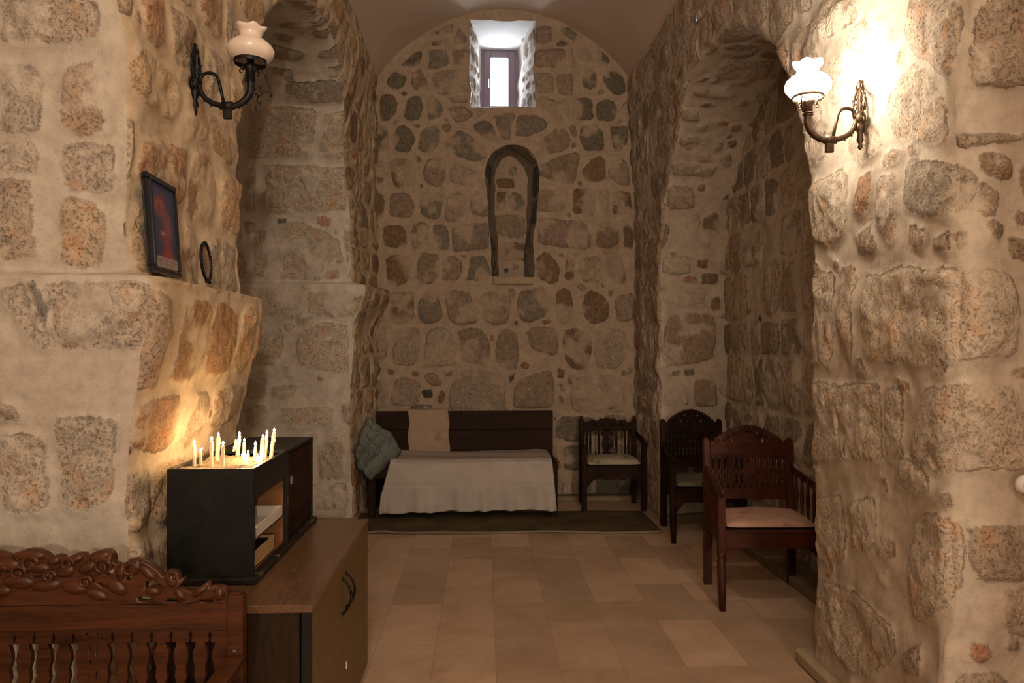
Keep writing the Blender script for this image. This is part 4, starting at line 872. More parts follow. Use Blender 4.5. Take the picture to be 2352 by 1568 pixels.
# small chair beside the settle
def small_chair(root, w, dp, wd):
    hw = w / 2; t = .042; seat = .41; hp = .80
    for s in (-1, 1):
        MB().beam((s * (hw - t / 2), 0, 0), (s * (hw - t / 2), .01, hp), t, t, .004).lathe([(.004, 0), (.010, .004), (.006, .010), (.011, .018), (.009, .028), (.001, .036)], (s * (hw - t / 2), .01, hp - .002), 10).build('back_leg', wd, root)
        MB().beam((s * hw, -dp, 0), (s * hw, -dp, seat + .185), .045, .045, .004).build('front_leg', wd, root)
        MB().tube([(s * (hw - .01), 0, seat + .265), (s * (hw + .005), -.12, seat + .235), (s * (hw + .012), -.26, seat + .205), (s * (hw + .012), -dp - .03, seat + .195)], [.020, .023, .028, .028], 10, False, .5).build('armrest', wd, root)
    sr = MB(); ap = [(-hw + .02, seat - .01), (hw - .02, seat - .01), (hw - .02, seat - .20), (hw - .05, seat - .165), (hw - .08, seat - .13), (hw - .13, seat - .11), (.08, seat - .125), (0, seat - .105), (-.08, seat - .125), (-hw + .13, seat - .11), (-hw + .08, seat - .13), (-hw + .05, seat - .165), (-hw + .02, seat - .20)]
    sr.plate(ap, (), .024, .002, -dp); sr.box((0, 0, seat - .05), (w - .06, .024, .08), .003); sr.box((0, -dp / 2, seat - .008), (w - .02, dp, .02), .003)
    for s in (-1, 1): sr.beam((s * (hw - .01), -dp, seat - .05), (s * (hw - .02), 0, seat - .05), .024, .08, .003)
    sr.build('seat_frame', wd, root)
    iw = hw - t; zt = hp - .11
    cr = MB(); up = [(-iw, zt), (iw, zt), (iw, zt + .085), (iw * .86, zt + .075), (iw * .72, zt + .098), (iw * .55, zt + .102), (iw * .42, zt + .085), (iw * .30, zt + .115), (iw * .15, zt + .108), (0, zt + .125)]
    up = up + [(-x, z) for x, z in up[-2:1:-1]]
    ho = [[(s * x + a * math.cos(q), zt + z + a * math.sin(q)) for q in [i * PI / 4 for i in range(8)]] for s in (-1, 1) for (x, z, a) in ((.035, .045, .011), (.075, .05, .008), (.055, .075, .007), (.105, .065, .006), (.02, .08, .006))]
    cr.plate(up, ho, .022, .002, .01)
    for s in (-1, 1): scroll(cr, s * .12, zt + .055, .022, s, -.003, .004); scroll(cr, s * .045, zt + .055, .018, -s, -.003, .004)
    cr.build('crest', wd, root)
    for x in (-iw + .03, -iw + .065, -.085, .085, iw - .065, iw - .03): MB().turned((x, .01, seat + .03), (x, .01, zt + .01), [(0, .010), (.1, .008), (.5, .012), (.9, .008), (1, .010)], 8).build('back_spindle', wd, root)
    sp = MB(); ol = [(.022, 0), (.05, .02), (.03, .06), (.05, .10), (.055, .14), (.03, .17), (.05, .22), (.045, .25), (.03, .27)]
    ol = [(x, seat + .03 + z * (zt - seat - .02) / .27) for x, z in ol]; ol = ol + [(-x, z) for x, z in reversed(ol)]
    sp.plate(ol, [[(s * .02 + .008 * math.cos(q), z + .014 * math.sin(q)) for q in [i * PI / 3 for i in range(6)]] for s in (-1, 1) for z in (seat + .09, seat + .17, seat + .22)], .014, .001, .006)
    sp.ell((0, -.004, seat + .15), (.014, .008, .05)); sp.build('back_splat', wd, root)
    MB().box((0, -.0, seat + .025), (w - .06, .022, .03), .003).build('lower_rail', wd, root)
c1 = thing('armchair', 'small dark armchair with quilted cream cushion, against the far wall beside the settle', 'chair', (1.185, 6.90, 0), 0, 'carved wooden armchairs along the right side')
small_chair(c1, .545, .345, M['wood_dark'])
cushion(c1, .50, .36, .412, M['cush_cream'], .055, .02, -.36)

# ================================================================ SETTLE with sheet, towel, quilt
bx0, bx1 = -1.0, at(1270, 950, Y=6.86).x
st = thing('settle', 'long dark plank settle against the far wall, mostly covered by a white sheet', 'bench', ((bx0 + bx1) / 2, 6.6, 0)); hw = (bx1 - bx0) / 2
zt = at(1100, 944, Y=6.86).z
MB().box((0, .28, zt - .085), (2 * hw, .03, .17), .003).box((0, .28, zt - .085 - .172 - .015), (2 * hw, .03, .19), .003).box((0, .285, .40), (2 * hw, .02, .22), .003).build('backrest', M['wood_bench'], st)
MB().box((0, 0, .462), (2 * hw - .02, .56, .036), .004).box((0, -.27, .40), (2 * hw - .04, .03, .10), .004).build('seat', M['wood_bench'], st)
for s in (-1, 1):
    for y_ in (-.25, .25):
        MB().box((s * (hw - .04), y_, .232), (.06, .05, .436), .004).build('leg', M['wood_bench'], st)
MB().box((-hw + .02, .02, .24), (.03, .52, .40), .003).build('side_panel', M['wood_bench'], st)
MB().box((-hw + .03, -.02, .66), (.05, .56, .04), .004).box((-hw + .03, -.27, .55), (.045, .045, .22), .004).build('armrest', M['wood_bench'], st)
MB().box((hw - .02, -.02, .435), (.05, .05, .05), .004).box((hw + .015, 0, .43), (.03, .30, .05), .004).build('seat_bracket', M['inner'], st)
def sheet():
    n, m = 150, 90; V = np.zeros((n, m, 3)); path = [(6.84, .512), (6.6, .508), (6.42, .508), (6.345, .505), (6.300, .480), (6.288, .42), (6.28, .3), (6.275, .18), (6.268, .075)]
    L_ = [0]
    for a, b in zip(path, path[1:]): L_.append(L_[-1] + math.hypot(a[0] - b[0], a[1] - b[1]))
    rs = random.Random(4); ph = [rs.uniform(0, 6.28) for _ in range(8)]
    for i in range(n):
        u = i / (n - 1)
        for j in range(m):
            s = j / (m - 1) * L_[-1]; y_ = np.interp(s, L_, [p[0] for p in path]); z_ = np.interp(s, L_, [p[1] for p in path])
            down = max(0, (0.47 - z_) / .4); low = max(0, (0.30 - z_) / .23)
            xl = -.80 - .06 * min(1, down * 1.6) - .02 * down; xr = .600 + .035 * down
            x = xl + (xr - xl) * u
            y_ -= down * .03 * (.5 + .5 * math.sin(x * 9 + ph[0])) + low * .019 * math.sin(x * 26 + ph[1] + 1.2 * math.sin(x * 7)) + down * .010 * math.sin(x * 17 + 6 * z_ + ph[2]) + low * .011 * math.sin(x * 55 + ph[3])
            if down == 0: z_ += .004 + .004 * math.sin(x * 6 + ph[4]) + .012 * math.exp(-((x - .5) / .12) ** 2) + .004 * math.sin(y_ * 20 + x * 3)
            z_ += .008 * math.sin(x * 3 + 1) * low
            if abs(z_ - .30) < .006: y_ += .006
            # rolled left edge
            e = math.exp(-((u) / .03) ** 2); y_ -= e * .03 * down; z_ += e * .02 * (1 - min(1, down * 2))
            V[i, j] = (x, y_, z_)
    o = quadmesh('bed_sheet', V, n, m, M['towel'], None)
    so = o.modifiers.new('th', 'SOLIDIFY'); so.thickness = .006; so.offset = 1
    return tag(o, 'white cotton sheet draped over the seat of the long settle', 'sheet')
sheet()
def hang(name, x0, x1, ztop, zbot, yf, mat_, label, cat):
    n, m = 40, 60; V = np.zeros((n, m, 3)); pth = [(yf + .075, ztop - .16), (yf + .075, ztop + .0), (yf + .06, ztop + .012), (yf + .03, ztop + .017), (yf + .0, ztop + .012), (yf - .010, ztop - .005), (yf - .012, ztop - .15), (yf - .018, zbot + .05), (yf - .022, zbot)]
    L_ = [0]
    for a, b in zip(pth, pth[1:]): L_.append(L_[-1] + math.hypot(a[0] - b[0], a[1] - b[1]))
    for i in range(n):
        for j in range(m):
            u = i / (n - 1); s = j / (m - 1) * L_[-1]; y_ = np.interp(s, L_, [p[0] for p in pth]); z_ = np.interp(s, L_, [p[1] for p in pth])
            d = max(0, (ztop - z_) / (ztop - zbot)) if y_ < yf else 0
            V[i, j] = (x0 + (x1 - x0) * u + .006 * math.sin(z_ * 25 + 1) + .012 * d * (u - .1), y_ - .006 * d * math.sin(u * 9) - .005 * d * math.sin(u * 20 + z_ * 15) * (u > .5), z_ - .004 * math.sin(u * 5))
    o = quadmesh(name, V, n, m, mat_, None); so = o.modifiers.new('th', 'SOLIDIFY'); so.thickness = .008; so.offset = 0
    return tag(o, label, cat)
tx0 = at(938, 1000, Y=6.83).x; tx1 = at(1030, 1000, Y=6.83).x
hang('towel', tx0, tx1, zt + .004, .502, 6.855, M['beige'], 'stained beige towel folded over the backboard of the settle', 'towel')
def quilt():
    n = 60; c = [at(846, 962, Y=6.42), at(918, 1032, Y=6.42), at(851, 1096, Y=6.26), at(818, 1056, Y=6.26)]
    V = np.zeros((n, n, 3)); ln = []
    for i in range(n):
        for j in range(n):
            u, v = i / (n - 1), j / (n - 1)
            p = (c[0] * (1 - u) + c[1] * u) * (1 - v) + (c[3] * (1 - u) + c[2] * u) * v
            b = math.sin(PI * u) * math.sin(PI * v)
            f = .022 * math.sin(u * 15 + v * 3) * (1 - .3 * v) + .018 * math.sin(v * 11 + u * 4 + 1) + .03 * math.exp(-((u - .25) / .1) ** 2) * (1 - v)
            P_ = np.array([[u * 4, v * 4, 2.0]]); nz = float(fbm(P_, 1.2, 3, 8)[0])
            V[i, j] = (p.x + .010 * math.sin(v * 13) + .02 * nz, p.y - .10 * b ** .5 - f - .03 * nz, p.z + .012 * math.sin(u * 9 + 2) + .045 * math.sin(PI * u) * (1 - v) * .6 + .02 * nz)
            g = min(abs((u * 3.6 + .15 * nz) % 1 - .5), abs((v * 4.2 + .2 * nz) % 1 - .5)); ln.append(1.0 if g < .025 else max(0, 1 - (g - .025) / .03))
    o = quadmesh('quilt', V, n, n, M['quilt'], None); a = o.data.attributes.new('line', 'FLOAT', 'POINT'); a.data.foreach_set('value', ln)
    so = o.modifiers.new('th', 'SOLIDIFY'); so.thickness = .022; so.offset = -1
    return tag(o, 'pale blue grey check quilt heaped over the left arm of the settle', 'quilt')
quilt()
# rug
def rug():
    x0, x1, y0, y1 = -1.08, 1.43, 5.80, 6.522; n, m = 120, 60; V = np.zeros((n, m, 3))
    for i in range(n):
        for j in range(m):
            u, v = i / (n - 1), j / (m - 1); x = x0 + (x1 - x0) * u; y_ = y0 + .06 * (1 - u) + (y1 - y0 - .06 * (1 - u)) * v
            V[i, j] = (x, y_ + (.012 * math.sin(x * 4) if j == 0 else 0), .012 + .003 * math.sin(x * 7 + y_ * 5) + (.014 * math.exp(-((x + .80) / .09) ** 2) * (1 - v) ** 6))
    o = quadmesh('rug', V, n, m, M['rug'], None); so = o.modifiers.new('th', 'SOLIDIFY'); so.thickness = .011; so.offset = -1
    tag(o, 'worn olive brown rug on the floor in front of the white draped settle', 'rug')
    b = MB(); pts = [V[i, 0] + np.array([0, -.012, -.002]) for i in range(n)]
    vs = [tuple(p + np.array([0, -.018, -.004])) for p in pts] + [tuple(p + np.array([0, .012, .003])) for p in pts]
    b.raw(vs, [(i, i + 1, n + i + 1, n + i) for i in range(n - 1)]); e = b.build('edge_binding', plain('pale_edge_binding', (0.22, 0.19, 0.13), .9, 0, .1, 30, .1), o)
    so = e.modifiers.new('th', 'SOLIDIFY'); so.thickness = .005
rug()

# ================================================================ CABINET
cxl, cxr, cyf, cyr, chh = -1.03, -.535, 2.30, 3.43, .69
cb = thing('low_cabinet', 'low brown laminate cabinet with mustard doors standing beside the left pier', 'cabinet', ((cxl + cxr) / 2, (cyf + cyr) / 2, 0))
cw, cd = cxr - cxl, cyr - cyf
MB().box((0, 0, chh - .0125), (cw, cd, .025), .0015).build('worktop', M['lam_top'], cb)
bd = MB(); bd.box((0, .0, .06), (cw - .06, cd - .04, .12), .001)
bd.box((-.015, 0, .40), (cw - .05, cd - .02, .55), .001); bd.build('body', M['lam_dark'], cb)
MB().box((cw / 2 - .016, -cd / 2 + .005, .345), (.031, .012, .64), .001).build('corner_post', M['black'], cb)
for k in (0, 1):
    y0_ = -cd / 2 + .012 + k * (cd - .024) / 2
    d = MB().box((cw / 2 - .012, y0_ + (cd - .024) / 4, .345), (.02, (cd - .024) / 2 - .004, .635), .0015).build('door', M['lam_door'], cb)
    yh = -.045 + k * .03 + (-.020 if k == 0 else .024)
    zh = .612; hp = [(cw / 2, yh, zh)] + [(cw / 2 + .034 * math.sin(t * PI) ** .8, yh, zh - .135 * t) for t in [i / 12 for i in range(1, 12)]] + [(cw / 2, yh, zh - .135)]
    MB().tube(hp, .005, 8).ell((cw / 2, yh, zh), (.006, .008, .008)).ell((cw / 2, yh, zh - .135), (.006, .008, .008)).build('handle', M['iron'], d)
    if k == 1: MB().box((cw / 2 + .001, .012, .25), (.006, .012, .028), .002).build('lock_plate', M['plastic'], d)
# ================================================================ BLACK CANDLE BOX
qx0, qx1, qy0, qy1, qz = -1.072, -.782, 2.515, 3.38, 1.08
bb = thing('candle_stand', 'black painted wooden box with candles burning in its sand tray', 'cabinet', ((qx0 + qx1) / 2, (qy0 + qy1) / 2, chh)); bw, bd_, bh = qx1 - qx0, qy1 - qy0, qz - chh
T = .016; hx, hy = bw / 2, bd_ / 2; ysp = 2.95 - (qy0 + qy1) / 2
MB().box((.0, 0, .011), (bw + .03, bd_ + .04, .022), .004).build('base_board', M['black_edge'], bb)
sh1 = MB(); sh1.box((0, -hy + T / 2, bh / 2 + .01), (bw, T, bh - .02), .002); sh1.box((0, hy - T / 2, bh / 2 + .01), (bw, T, bh - .02), .002); sh1.box((-hx + T / 2, 0, bh / 2 + .01), (T, bd_ - 2 * T, bh - .02), .001)
sh1.box((hx - T / 2, (-hy + T + ysp) / 2, bh - .052), (T, ysp + hy - T, .104), .0015)
sh1.build('casing', M['black'], bb)
MB().box((0, ysp + (hy - ysp) / 2, bh - .006), (bw, hy - ysp, .012), .0015).build('top_board', M['black'], bb)
MB().box((hx - T / 2, ysp, bh / 2), (T * 1.1, .02, bh - .03), .002).build('stile', M['black_edge'], bb)
dr = MB(); yc = (ysp + hy) / 2 + .004; dr.box((hx - T * .8, yc, bh / 2 + .005), (T * .7, hy - ysp - .02, bh - .05), .002)
dr.box((hx - T / 2 + .002, yc, .095), (T * .7, hy - ysp - .03, .006), .001); dr.box((hx - T / 2 + .001, hy - .035, .24), (T * .5, .02, .25), .001)
dr = dr.build('door', M['wood_dark'], bb); MB().box((hx + .004, ysp + .035, .265), (.008, .014, .035), .002).build('latch', M['chrome'], dr)
inn = MB(); inn.box((0, (ysp - hy) / 2, .028), (bw - 2 * T, ysp + hy - T, .010), .001); inn.box((0, (ysp - hy) / 2, .132), (bw - 2 * T, ysp + hy - T, .010), .001)
inn.box((0, ysp - .006, .15), (bw - 2 * T, .01, .24), .001); inn.box((-hx + T + .004, (ysp - hy) / 2, .15), (.006, ysp + hy - T, .24), .001); inn.build('shelf', M['inner'], bb)
# sand tray
n = 70; V = []; zs = bh - .016
for i in range(n + 1):
    for j in range(n + 1):
        x = -hx + T + (bw - 2 * T) * i / n; y_ = -hy + T + (ysp + hy - T) * j / n
        V.append((x, y_, 0))
Pn = np.array(V); hz = fbm(Pn, 14, 4, 2) * .016 + np.clip(fbm(Pn, 35, 2, 5), 0, 1) * .012
V = [(a[0], a[1], zs + float(h_)) for a, h_ in zip(V, hz)]
MB().raw(V, [(i * (n + 1) + j, (i + 1) * (n + 1) + j, (i + 1) * (n + 1) + j + 1, i * (n + 1) + j + 1) for i in range(n) for j in range(n)]).build('sand_tray', M['sand'], bb)
sz = qz - .016
# boxes inside
def tray(name, label, x0, x1, y0, y1, z, h, m, lid=None):
    o = thing(name, label, 'box', ((x0 + x1) / 2, (y0 + y1) / 2, z)); a, b = (x1 - x0) / 2, (y1 - y0) / 2
    q = MB(); q.box((0, 0, .003), (2 * a, 2 * b, .006), .001)
    for s in (-1, 1): q.box((s * (a - .002), 0, h / 2), (.004, 2 * b, h), .001); q.box((0, s * (b - .002), h / 2), (2 * a, .004, h), .001)
    q.box((0, -b + .001, h - .004), (2 * a + .008, .008, .006), .001); q.build('tray_body', m, o); return o
tray('plastic_tray', 'open white plastic tray on the upper shelf of the black candle box', qx1 - .22, qx1 - .006, qy0 + .05, qy0 + .38, chh + .138, .044, M['plastic'])
o = tray('cardboard_box', 'cream cardboard box on the lower shelf of the black candle box', qx1 - .22, qx1 - .012, qy0 + .03, qy0 + .29, chh + .034, .058, M['card'])
MB().box((0, -.01, .050), (.19, .20, .012), .002).build('dark_inside', M['black'], o)  # black slab set below the rim for the box's dark inside
# ================================================================ CANDLES
C = [(257, 275, 257, 445, 6, 1, 'leftmost candle in the sand, slim and straight'), (343, 330, 345, 447, 6, 1, 'short slim candle second from the left, its flame bent to the right'), (430, 245, 428, 452, 6, 1, 'slim straight candle third from the left'),
     (484, 212, 472, 395, 7.5, 1, 'thick waxy candle behind the third from the left'), (520, 282, 515, 452, 6.5, 1, 'slim candle at the front just right of the thick waxy one'), (648, 262, 637, 368, 5, 1, 'small slim candle standing alone in the middle of the tray'),
     (686, 256, 680, 366, 6, 1, 'stubby dripping candle close to the middle of the tray'), (778, 155, 758, 300, 6.5, 1, 'tallest candle at the back with a blob of drips'), (773, 292, 768, 395, 5.5, 1.5, 'candle with the longest flame in front of the tallest one'),
     (832, 225, 820, 415, 8, .9, 'thick candle right of the long flame, ringed with drips'), (863, 195, 850, 370, 6, 1, 'slim dripping candle second from the right'), (920, 180, 893, 390, 7, 1, 'rightmost candle, tall and leaning to the right'),
     (790, 412, 790, 432, 8, 2.0, 'melted stub with a tall flame at the front corner of the tray'), (690, 372, 692, 420, 7, 1.3, 'melted stub in the bright cluster, left of its pair'), (716, 348, 712, 396, 6, .9, 'melted stub in the bright cluster, right of its pair'), (672, 368, 676, 398, 6, .9, 'low stub at the back left of the bright cluster')]
rs = random.Random(11)
for i, (tx, ty, bx, by, r, fl, lab) in enumerate(C):
    b_ = at(360 + bx / 3.41, 940 + by / 3.41, Z=sz); t_ = at(360 + tx / 3.41, 940 + ty / 3.41, Y=b_.y); dx = t_.x - b_.x; b_.x = max(qx0 + .03, min(qx1 - .026, b_.x)); b_.y = max(qy0 + .03, min(2.935, b_.y))
    h = max(.012, t_.z - sz); r = r / 1000
    c = thing('candle', 'white wax ' + lab if not lab.startswith('melted') else 'white ' + lab, 'candle', (b_.x, b_.y, sz - .004), 0, 'lit candles in the sand tray')
    top = Vector((dx, 0, h + .004)); w_ = MB(); N_ = 14
    w_.tube([(dx * k / N_, 0, (h + .004) * k / N_) for k in range(N_ + 1)], [r * (1 + (.10 * rs.uniform(-1, 1) if r > .0062 else .02 * rs.uniform(-1, 1))) for _ in range(N_)] + [r * .8], 14)
    if r > .0062 or i == 10:
        for k in range(9):
            a = rs.uniform(0, 6.28); f = rs.uniform(.35, .95) ** .7; w_.ell((dx * f + r * math.cos(a), r * math.sin(a), h * f), (r * .26, r * .26, r * rs.uniform(.5, 1.4)), None, 6)
    if i == 7:
        w_.ell((-.008, 0, h * .42), (.007, .005, .012)); w_.ell((-.012, 0, h * .30), (.005, .004, .006)); w_.ell((-.004, 0, h * .62), (.006, .005, .02))
    if i >= 12: w_.ell((0, 0, .003), (r * 1.9, r * 1.8, .006))
    w_.build('wax', M['wax'], c)
    MB().tube([top, top + Vector((.0004, 0, .006))], .0007, 5).build('wick', M['wick'], c)
    fh = .0115 * fl; fw = .0042 * (1 if fl < 1.4 else 1.15); ln_ = .004 if i == 1 else 0
    f_ = MB(); f_.lathe([(.0003, 0), (fw * .62, fh * .13), (fw, fh * .38), (fw * .86, fh * .6), (fw * .42, fh * .85), (.0002, fh * 1.15)], top + Vector((0, 0, .003)), 10, (ln_ * 150 if ln_ else 0.001, 0, 1))
    f_.build('flame', M['flame'], c)
# ================================================================ ICONS ON THE LEDGE
def icon():
    w, h = .255, .325; o = thing('picture_frame', 'black framed upright picture of a haloed figure with a caption, leaning on the ledge', 'picture', (-1.068, 2.495, 1.735))
    o.rotation_euler = (0, 0, math.radians(90 + 3)); tl = Matrix.Rotation(math.radians(-4), 4, 'X')
    # local: x along wall, y into wall, z up; front faces -y
    def tf(mb): bmesh.ops.transform(mb.bm, matrix=tl, verts=mb.bm.verts); return mb
    f = MB(); t = .022; ring(f, -w / 2, w / 2, 0, h, 0, t, .020, .005); ring(f, -w / 2 + .016, w / 2 - .016, .016, h - .016, -.008, .006, .012, .002)
    for i in range(60):
        z_ = .02 + (h - .04) * i / 59
        for s in (-1, 1): f.ell((s * (w / 2 - .0245), -.011, z_), (.0018, .0018, .0018), None, 4)
    tf(f).build('frame', M['frame'], o); tf(MB().box((0, .010, h / 2), (w - .01, .004, h - .01), .001)).build('back_board', M['black'], o)
    nx_, nz_ = 70, 100; V = []; colr = []; iw, ih = w - 2 * t, h - 2 * t
    rnd = np.random.RandomState(3); tex = rnd.rand(nz_ + 1, nx_ + 1)
    def g(u, v, cu, cv, a, b, p=2): return math.exp(-(((u - cu) / a) ** 2 + ((v - cv) / b) ** 2) ** p)
    for j in range(nz_ + 1):
        for i in range(nx_ + 1):
            u, v = i / nx_, j / nz_; V.append(((u - .5) * iw, -.004, t + v * ih)); c = np.array([.050, .056, .105])
            def lay(k, col): nonlocal c; k = k * .72; c = c * (1 - k) + np.array(col) * k
            lay(.5 * g(u, v, .35, .86, .30, .12), (.12, .04, .06))
            lay(g(u, v, .38, .735, .27, .125), (.22, .055, .04)); lay(g(u, v, .38, .73, .17, .10), (.42, .13, .07)); lay(g(u, v, .37, .715, .105, .075), (.055, .045, .075))
            lay(g(u, v, .66, .62, .16, .07), (.30, .085, .06)); lay(g(u, v, .65, .615, .08, .045), (.09, .05, .07))
            lay(.9 * g(u, v, .62, .48, .24, .12), (.30, .10, .06)); lay(.7 * g(u, v, .42, .50, .12, .07), (.03, .03, .07)); lay(.8 * g(u, v, .55, .37, .28, .09), (.24, .06, .05)); lay(g(u, v, .46, .42, .09, .025), (.45, .28, .20))
            lay(.85 * g(u, v, .62, .22, .20, .12), (.34, .055, .035)); lay(.7 * g(u, v, .60, .15, .30, .06), (.38, .06, .04))
            if v < .135:
                c = np.array([.36, .28, .24])
                for q, (lv, a0, a1) in enumerate(((.112, .06, .94), (.088, .05, .96), (.064, .10, .92), (.040, .20, .80))):
                    if abs(v - lv) < .006 and a0 < u < a1 and tex[q, i] > .22: c = np.array([.06, .05, .05]) if q == 1 else np.array([.16, .12, .11])
            else: c = c * (.8 + .4 * tex[j, i])
            colr.append((*c, 1))
    q = MB().raw(V, [(j * (nx_ + 1) + i, j * (nx_ + 1) + i + 1, (j + 1) * (nx_ + 1) + i + 1, (j + 1) * (nx_ + 1) + i) for j in range(nz_) for i in range(nx_)])
    p = tf(q).build('picture', M['paint'], o); a = p.data.attributes.new('tint', 'FLOAT_COLOR', 'POINT'); a.data.foreach_set('color', np.array(colr, np.float32).reshape(-1))
icon()
def oval():
    o = thing('oval_frame', 'small black oval frame with a faded portrait, standing on the ledge', 'picture', (-1.060, 2.845, 1.740)); o.rotation_euler = (0, 0, math.radians(90 + 3))
    tl = Matrix.Rotation(math.radians(-5), 4, 'X'); a, b = .052, .070; cz_ = b + .012; rr = random.Random(2)
    f = MB(); f.tube([(a * math.cos(q), 0, cz_ + b * math.sin(q)) for q in [2 * PI * i / 40 for i in range(40)]], .0065, 8, True)
    for i in range(34):
        q = 2 * PI * i / 34; f.ell(((a + .004) * math.cos(q), -.003, cz_ + (b + .004) * math.sin(q)), (.0045, .005, .0045), None, 5)
    for (x, z_) in ((0, 2 * b + .017), (-.01, 2 * b + .013), (.01, 2 * b + .013), (-.02, .004), (.02, .004), (0, .006)): f.ell((x, -.002, z_), (.009, .006, .007), None, 6)
    bmesh.ops.transform(f.bm, matrix=tl, verts=f.bm.verts); f.build('frame', M['iron'], o)
    n_ = 40; V = [(0, 0, cz_)]; co = [(.20, .10, .07, 1)]; F_ = []
    for k in range(1, 11):
        for i in range(n_):
            q = 2 * PI * i / n_; V.append((a * k / 10 * math.cos(q), .001, cz_ + b * k / 10 * math.sin(q)))
            x, z_ = V[-1][0] / a, (V[-1][2] - cz_) / b; fig = math.exp(-((x / .35) ** 2 + ((z_ + .1) / .6) ** 2) ** 2); sp_ = rr.uniform(.85, 1.15)
            co.append(((.34 - .16 * fig) * sp_, (.22 - .13 * fig) * sp_, (.15 - .09 * fig) * sp_, 1))
    F_ = [(0, 1 + i, 1 + (i + 1) % n_) for i in range(n_)] + [(1 + (k - 1) * n_ + i, 1 + k * n_ + i, 1 + k * n_ + (i + 1) % n_, 1 + (k - 1) * n_ + (i + 1) % n_) for k in range(1, 10) for i in range(n_)]
    q = MB().raw(V, F_); bmesh.ops.transform(q.bm, matrix=tl, verts=q.bm.verts); p = q.build('picture', M['paint'], o); at_ = p.data.attributes.new('tint', 'FLOAT_COLOR', 'POINT'); at_.data.foreach_set('color', np.array(co, np.float32).reshape(-1))
oval()
# ================================================================ FOREGROUND BENCH
YF = 2.15
def bxz(px, py): p = at(px, py, Y=YF); return (p.x, p.z)
def bc(cx_, cy_): return bxz(cx_ / 3.92, 1230 + cy_ / 3.92)
XE = bxz(553, 1450)[0]; XM = XE - .80
fb = thing('carved_bench', 'carved brown wooden bench in the near left corner, with pierced back and leafy crest', 'bench', (XM, YF, 0))
wdr = M['bench_rail']; lx = lambda x: x - XM
out = [(2060, 600), (2070, 500), (2030, 455), (1960, 440), (1900, 452), (1885, 405), (1840, 430), (1800, 475), (1740, 490), (1690, 475), (1610, 450), (1660, 410), (1672, 362), (1630, 388), (1620, 340), (1590, 308), (1540, 300), (1505, 318), (1535, 332), (1545, 355), (1520, 370), (1480, 350), (1440, 300), (1390, 265), (1350, 240), (1300, 213), (1240, 195), (1180, 205), (1135, 240), (1090, 250), (1045, 235), (1045, 190), (1030, 155), (1000, 125), (940, 120), (850, 145), (800, 185), (770, 150), (700, 150), (640, 180), (600, 200), (570, 170), (520, 165), (470, 185), (430, 150), (350, 115), (280, 110), (200, 130), (140, 155), (100, 170), (60, 150), (0, 135), (-60, 120)]
half = [(lx(x), z) for x, z in [bc(*p) for p in out]]; half = [p for p in half if p[0] > .0]
outl_ = half + [(-x, z) for x, z in reversed(half)]
hls = [[(1250, 532), (1380, 540), (1412, 582), (1270, 576)], [(1500, 584), (1540, 548), (1600, 562), (1660, 592)], [(1765, 592), (1830, 560), (1930, 555), (1935, 590)], [(960, 335), (1040, 280), (1045, 325), (1000, 350)], [(1150, 385), (1185, 340), (1188, 275), (1212, 300), (1210, 350), (1180, 388)],
       [(1322, 470), (1330, 400), (1400, 388), (1460, 430), (1478, 470), (1430, 440), (1350, 452)], [(890, 410), (940, 415), (985, 460), (940, 450)], [(300, 355), (400, 350), (480, 310), (430, 365), (340, 370)], [(90, 235), (130, 200), (180, 205), (140, 235)]]
hh_ = [[(lx(x), z) for x, z in [bc(*p) for p in h_]] for h_ in hls]; hh_ += [[(-x, z) for x, z in h_] for h_ in hh_]
cr = MB(); cr.plate(outl_, hh_, .030, .004, 0)
for s in (-1, 1):
    for (cx_, cy_, a, b_, rt) in ((290, 165, 150, 45, 0), (520, 210, 60, 40, -.3), (700, 200, 80, 35, -.35), (930, 175, 95, 45, -.3), (1010, 200, 30, 60, .2), (100, 250, 120, 60, .1), (380, 270, 110, 50, .15), (620, 300, 90, 60, -.2), (820, 270, 90, 50, -.5), (1240, 270, 60, 75, .4), (1120, 310, 45, 80, .2), (200, 400, 140, 60, .1), (450, 430, 130, 55, -.1), (700, 450, 120, 60, .15), (900, 510, 110, 45, .35), (1080, 450, 100, 60, .5), (1360, 320, 90, 40, .7), (1560, 380, 50, 70, -.6), (1400, 480, 70, 40, .2), (1640, 510, 70, 40, .8), (1820, 480, 80, 32, -.6), (1990, 510, 50, 60, .3), (40, 480, 100, 50, 0)):
        x, z_ = bc(cx_, cy_); sc = YF / FPX / 3.92
        cr.ell((s * lx(x), -.014, z_), (a * sc, .012, b_ * sc), Matrix.Rotation(s * rt, 4, 'Y'), 9)
    for (cx_, cy_, r_) in ((1200, 290, 70), (950, 260, 80), (640, 240, 60), (300, 240, 80), (1585, 345, 40), (0, 300, 90), (800, 400, 60), (480, 350, 60), (200, 320, 70)):
        x, z_ = bc(cx_, cy_); scroll(cr, s * lx(x), z_, r_ * YF / FPX / 3.92, s, -.020, .0065, 1.2)
cr.build('crest', M['bench_rail'], fb)
zr1 = bxz(400, 1382)[1]; zr0 = bxz(400, 1440)[1]; xr = lx(bxz(528, 1400)[0]); zp0 = .50
MB().box((0, 0, (zr0 + zr1) / 2), (2 * xr, .034, zr1 - zr0), .003).build('top_rail', wdr, fb)
pz1 = zr0 - .001; hol = []; pitch = 42 * YF / FPX * 1.02
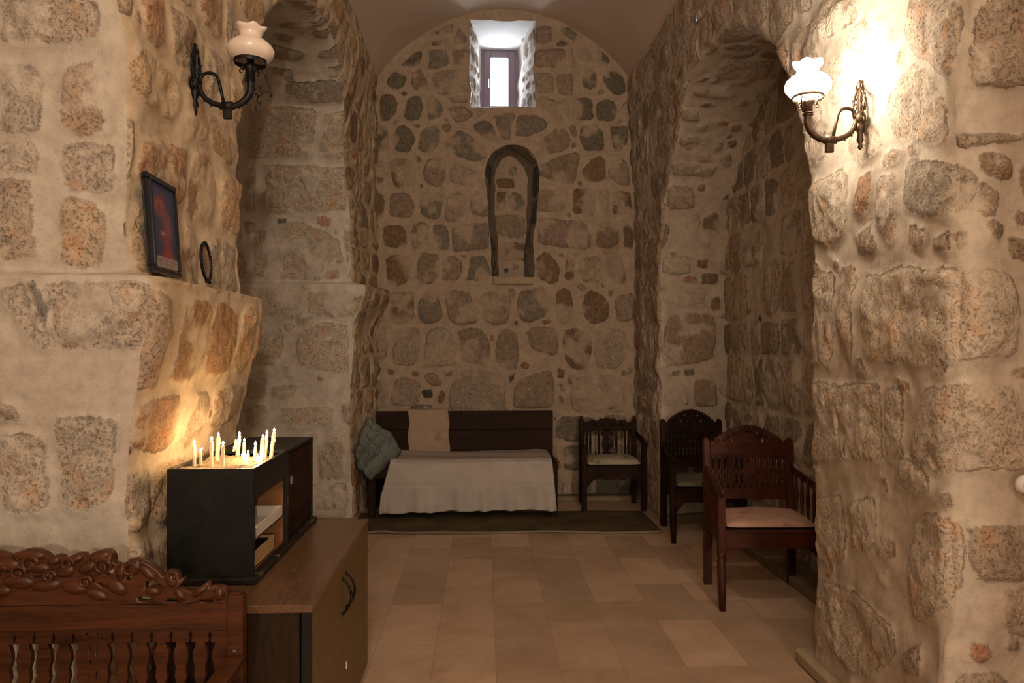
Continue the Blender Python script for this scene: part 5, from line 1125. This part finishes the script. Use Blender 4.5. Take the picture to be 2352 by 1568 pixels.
def gap(x):
    z = lambda py: bxz(400, py)[1]; a = .0065
    hlf = [(0, 1446), (.0042, 1457), (.0015, 1464), (.0025, 1473), (.011, 1472), (.0095, 1482), (.0055, 1492), (.0045, 1510), (.010, 1530), (.0075, 1550), (.012, 1566), (.006, 1590)]
    hlf = [(u * 1.4, py) for u, py in hlf]; p = [(x + u, z(py)) for u, py in hlf]; return p + [(x - u, zz) for (u, py), (_, zz) in reversed(list(zip(hlf[1:], p[1:])))]
xg = lx(bxz(484, 1500)[0]); k = 0; gx_ = xg
while gx_ > -xr + .02:
    px_rel = k
    if k % 12 != 6: hol.append(gap(gx_))
    else:
        z = lambda py: bxz(400, py)[1]
        for (u, py, a, hh2) in ((-.010, 1485, .0022, 11), (.011, 1489, .0022, 11), (-.018, 1450, .006, 3), (.012, 1452, .003, 4), (-.006, 1515, .007, 5), (-.011, 1548, .0022, 10), (.009, 1547, .0022, 12)):
            hol.append([(gx_ + u - a, z(py + hh2)), (gx_ + u + a * .4, z(py + hh2)), (gx_ + u + a, z(py - hh2)), (gx_ + u - a * .2, z(py - hh2))])
        gx_ -= pitch * .0
    gx_ -= pitch * (1 if k % 12 not in (5, 6) else 1.0); k += 1
MB().plate([(-xr, zp0 - .03), (xr, zp0 - .03), (xr, pz1), (-xr, pz1)], hol, .018, .0015, 0).build('back_panel', wdr, fb)
MB().box((0, 0, zp0 - .045), (2 * xr, .034, .06), .003).build('lower_rail', wdr, fb)
zpt = bxz(545, 1362)[1]
for s in (-1, 1):
    x = s * (xr + .020)
    MB().box((x, 0, zpt / 2), (.046, .042, zpt), .004).box((x, 0, zpt + .003), (.036, .034, .008), .003).build('back_leg', wdr, fb)
    MB().box((x, -.50, .32), (.046, .042, .64), .004).build('front_leg', wdr, fb)
    MB().beam((x, -.01, bxz(545, 1508)[1]), (x, -.52, bxz(545, 1508)[1] - .03), .055, .028, .006).build('armrest', wdr, fb)
    MB().box((x, .0 - .024, bxz(545, 1487)[1]), (.010, .006, .010), .002).build('dowel', M['chrome'], fb)
MB().box((0, -.26, .42), (2 * xr + .02, .50, .03), .004).box((0, -.49, .36), (2 * xr, .025, .09), .003).build('seat', wdr, fb)
# small fittings
p = at(2351, 1110, Y=2.262); f = MB(); f.lathe([(.030, 0), (.031, .008), (.027, .020), (.020, .026), (.018, .022), (.010, .020), (.001, .021)], (p.x, p.y, p.z), 24, (0, -1, -.12)); f.tube([(p.x, p.y, p.z - .012), (p.x + .02, p.y - .004, p.z - .034), (p.x + .03, p.y + .01, p.z - .04)], .012, 10)
tag(f.build('wall_fitting', M['white']), 'white rounded ceramic fitting on the right pier at the picture edge', 'fitting')
p = at(1604, 35, X=XR - .05); gd = plain('pale_glazed_clay', (0.36, 0.28, 0.21), .08, 0, .05, 10, 0, .6); f = MB(); f.ell(p, (.018, .07, .05), None, 16)
tag(f.build('glazed_disc', gd), 'small pale glazed oval set into the stones above the right arch', 'ornament')
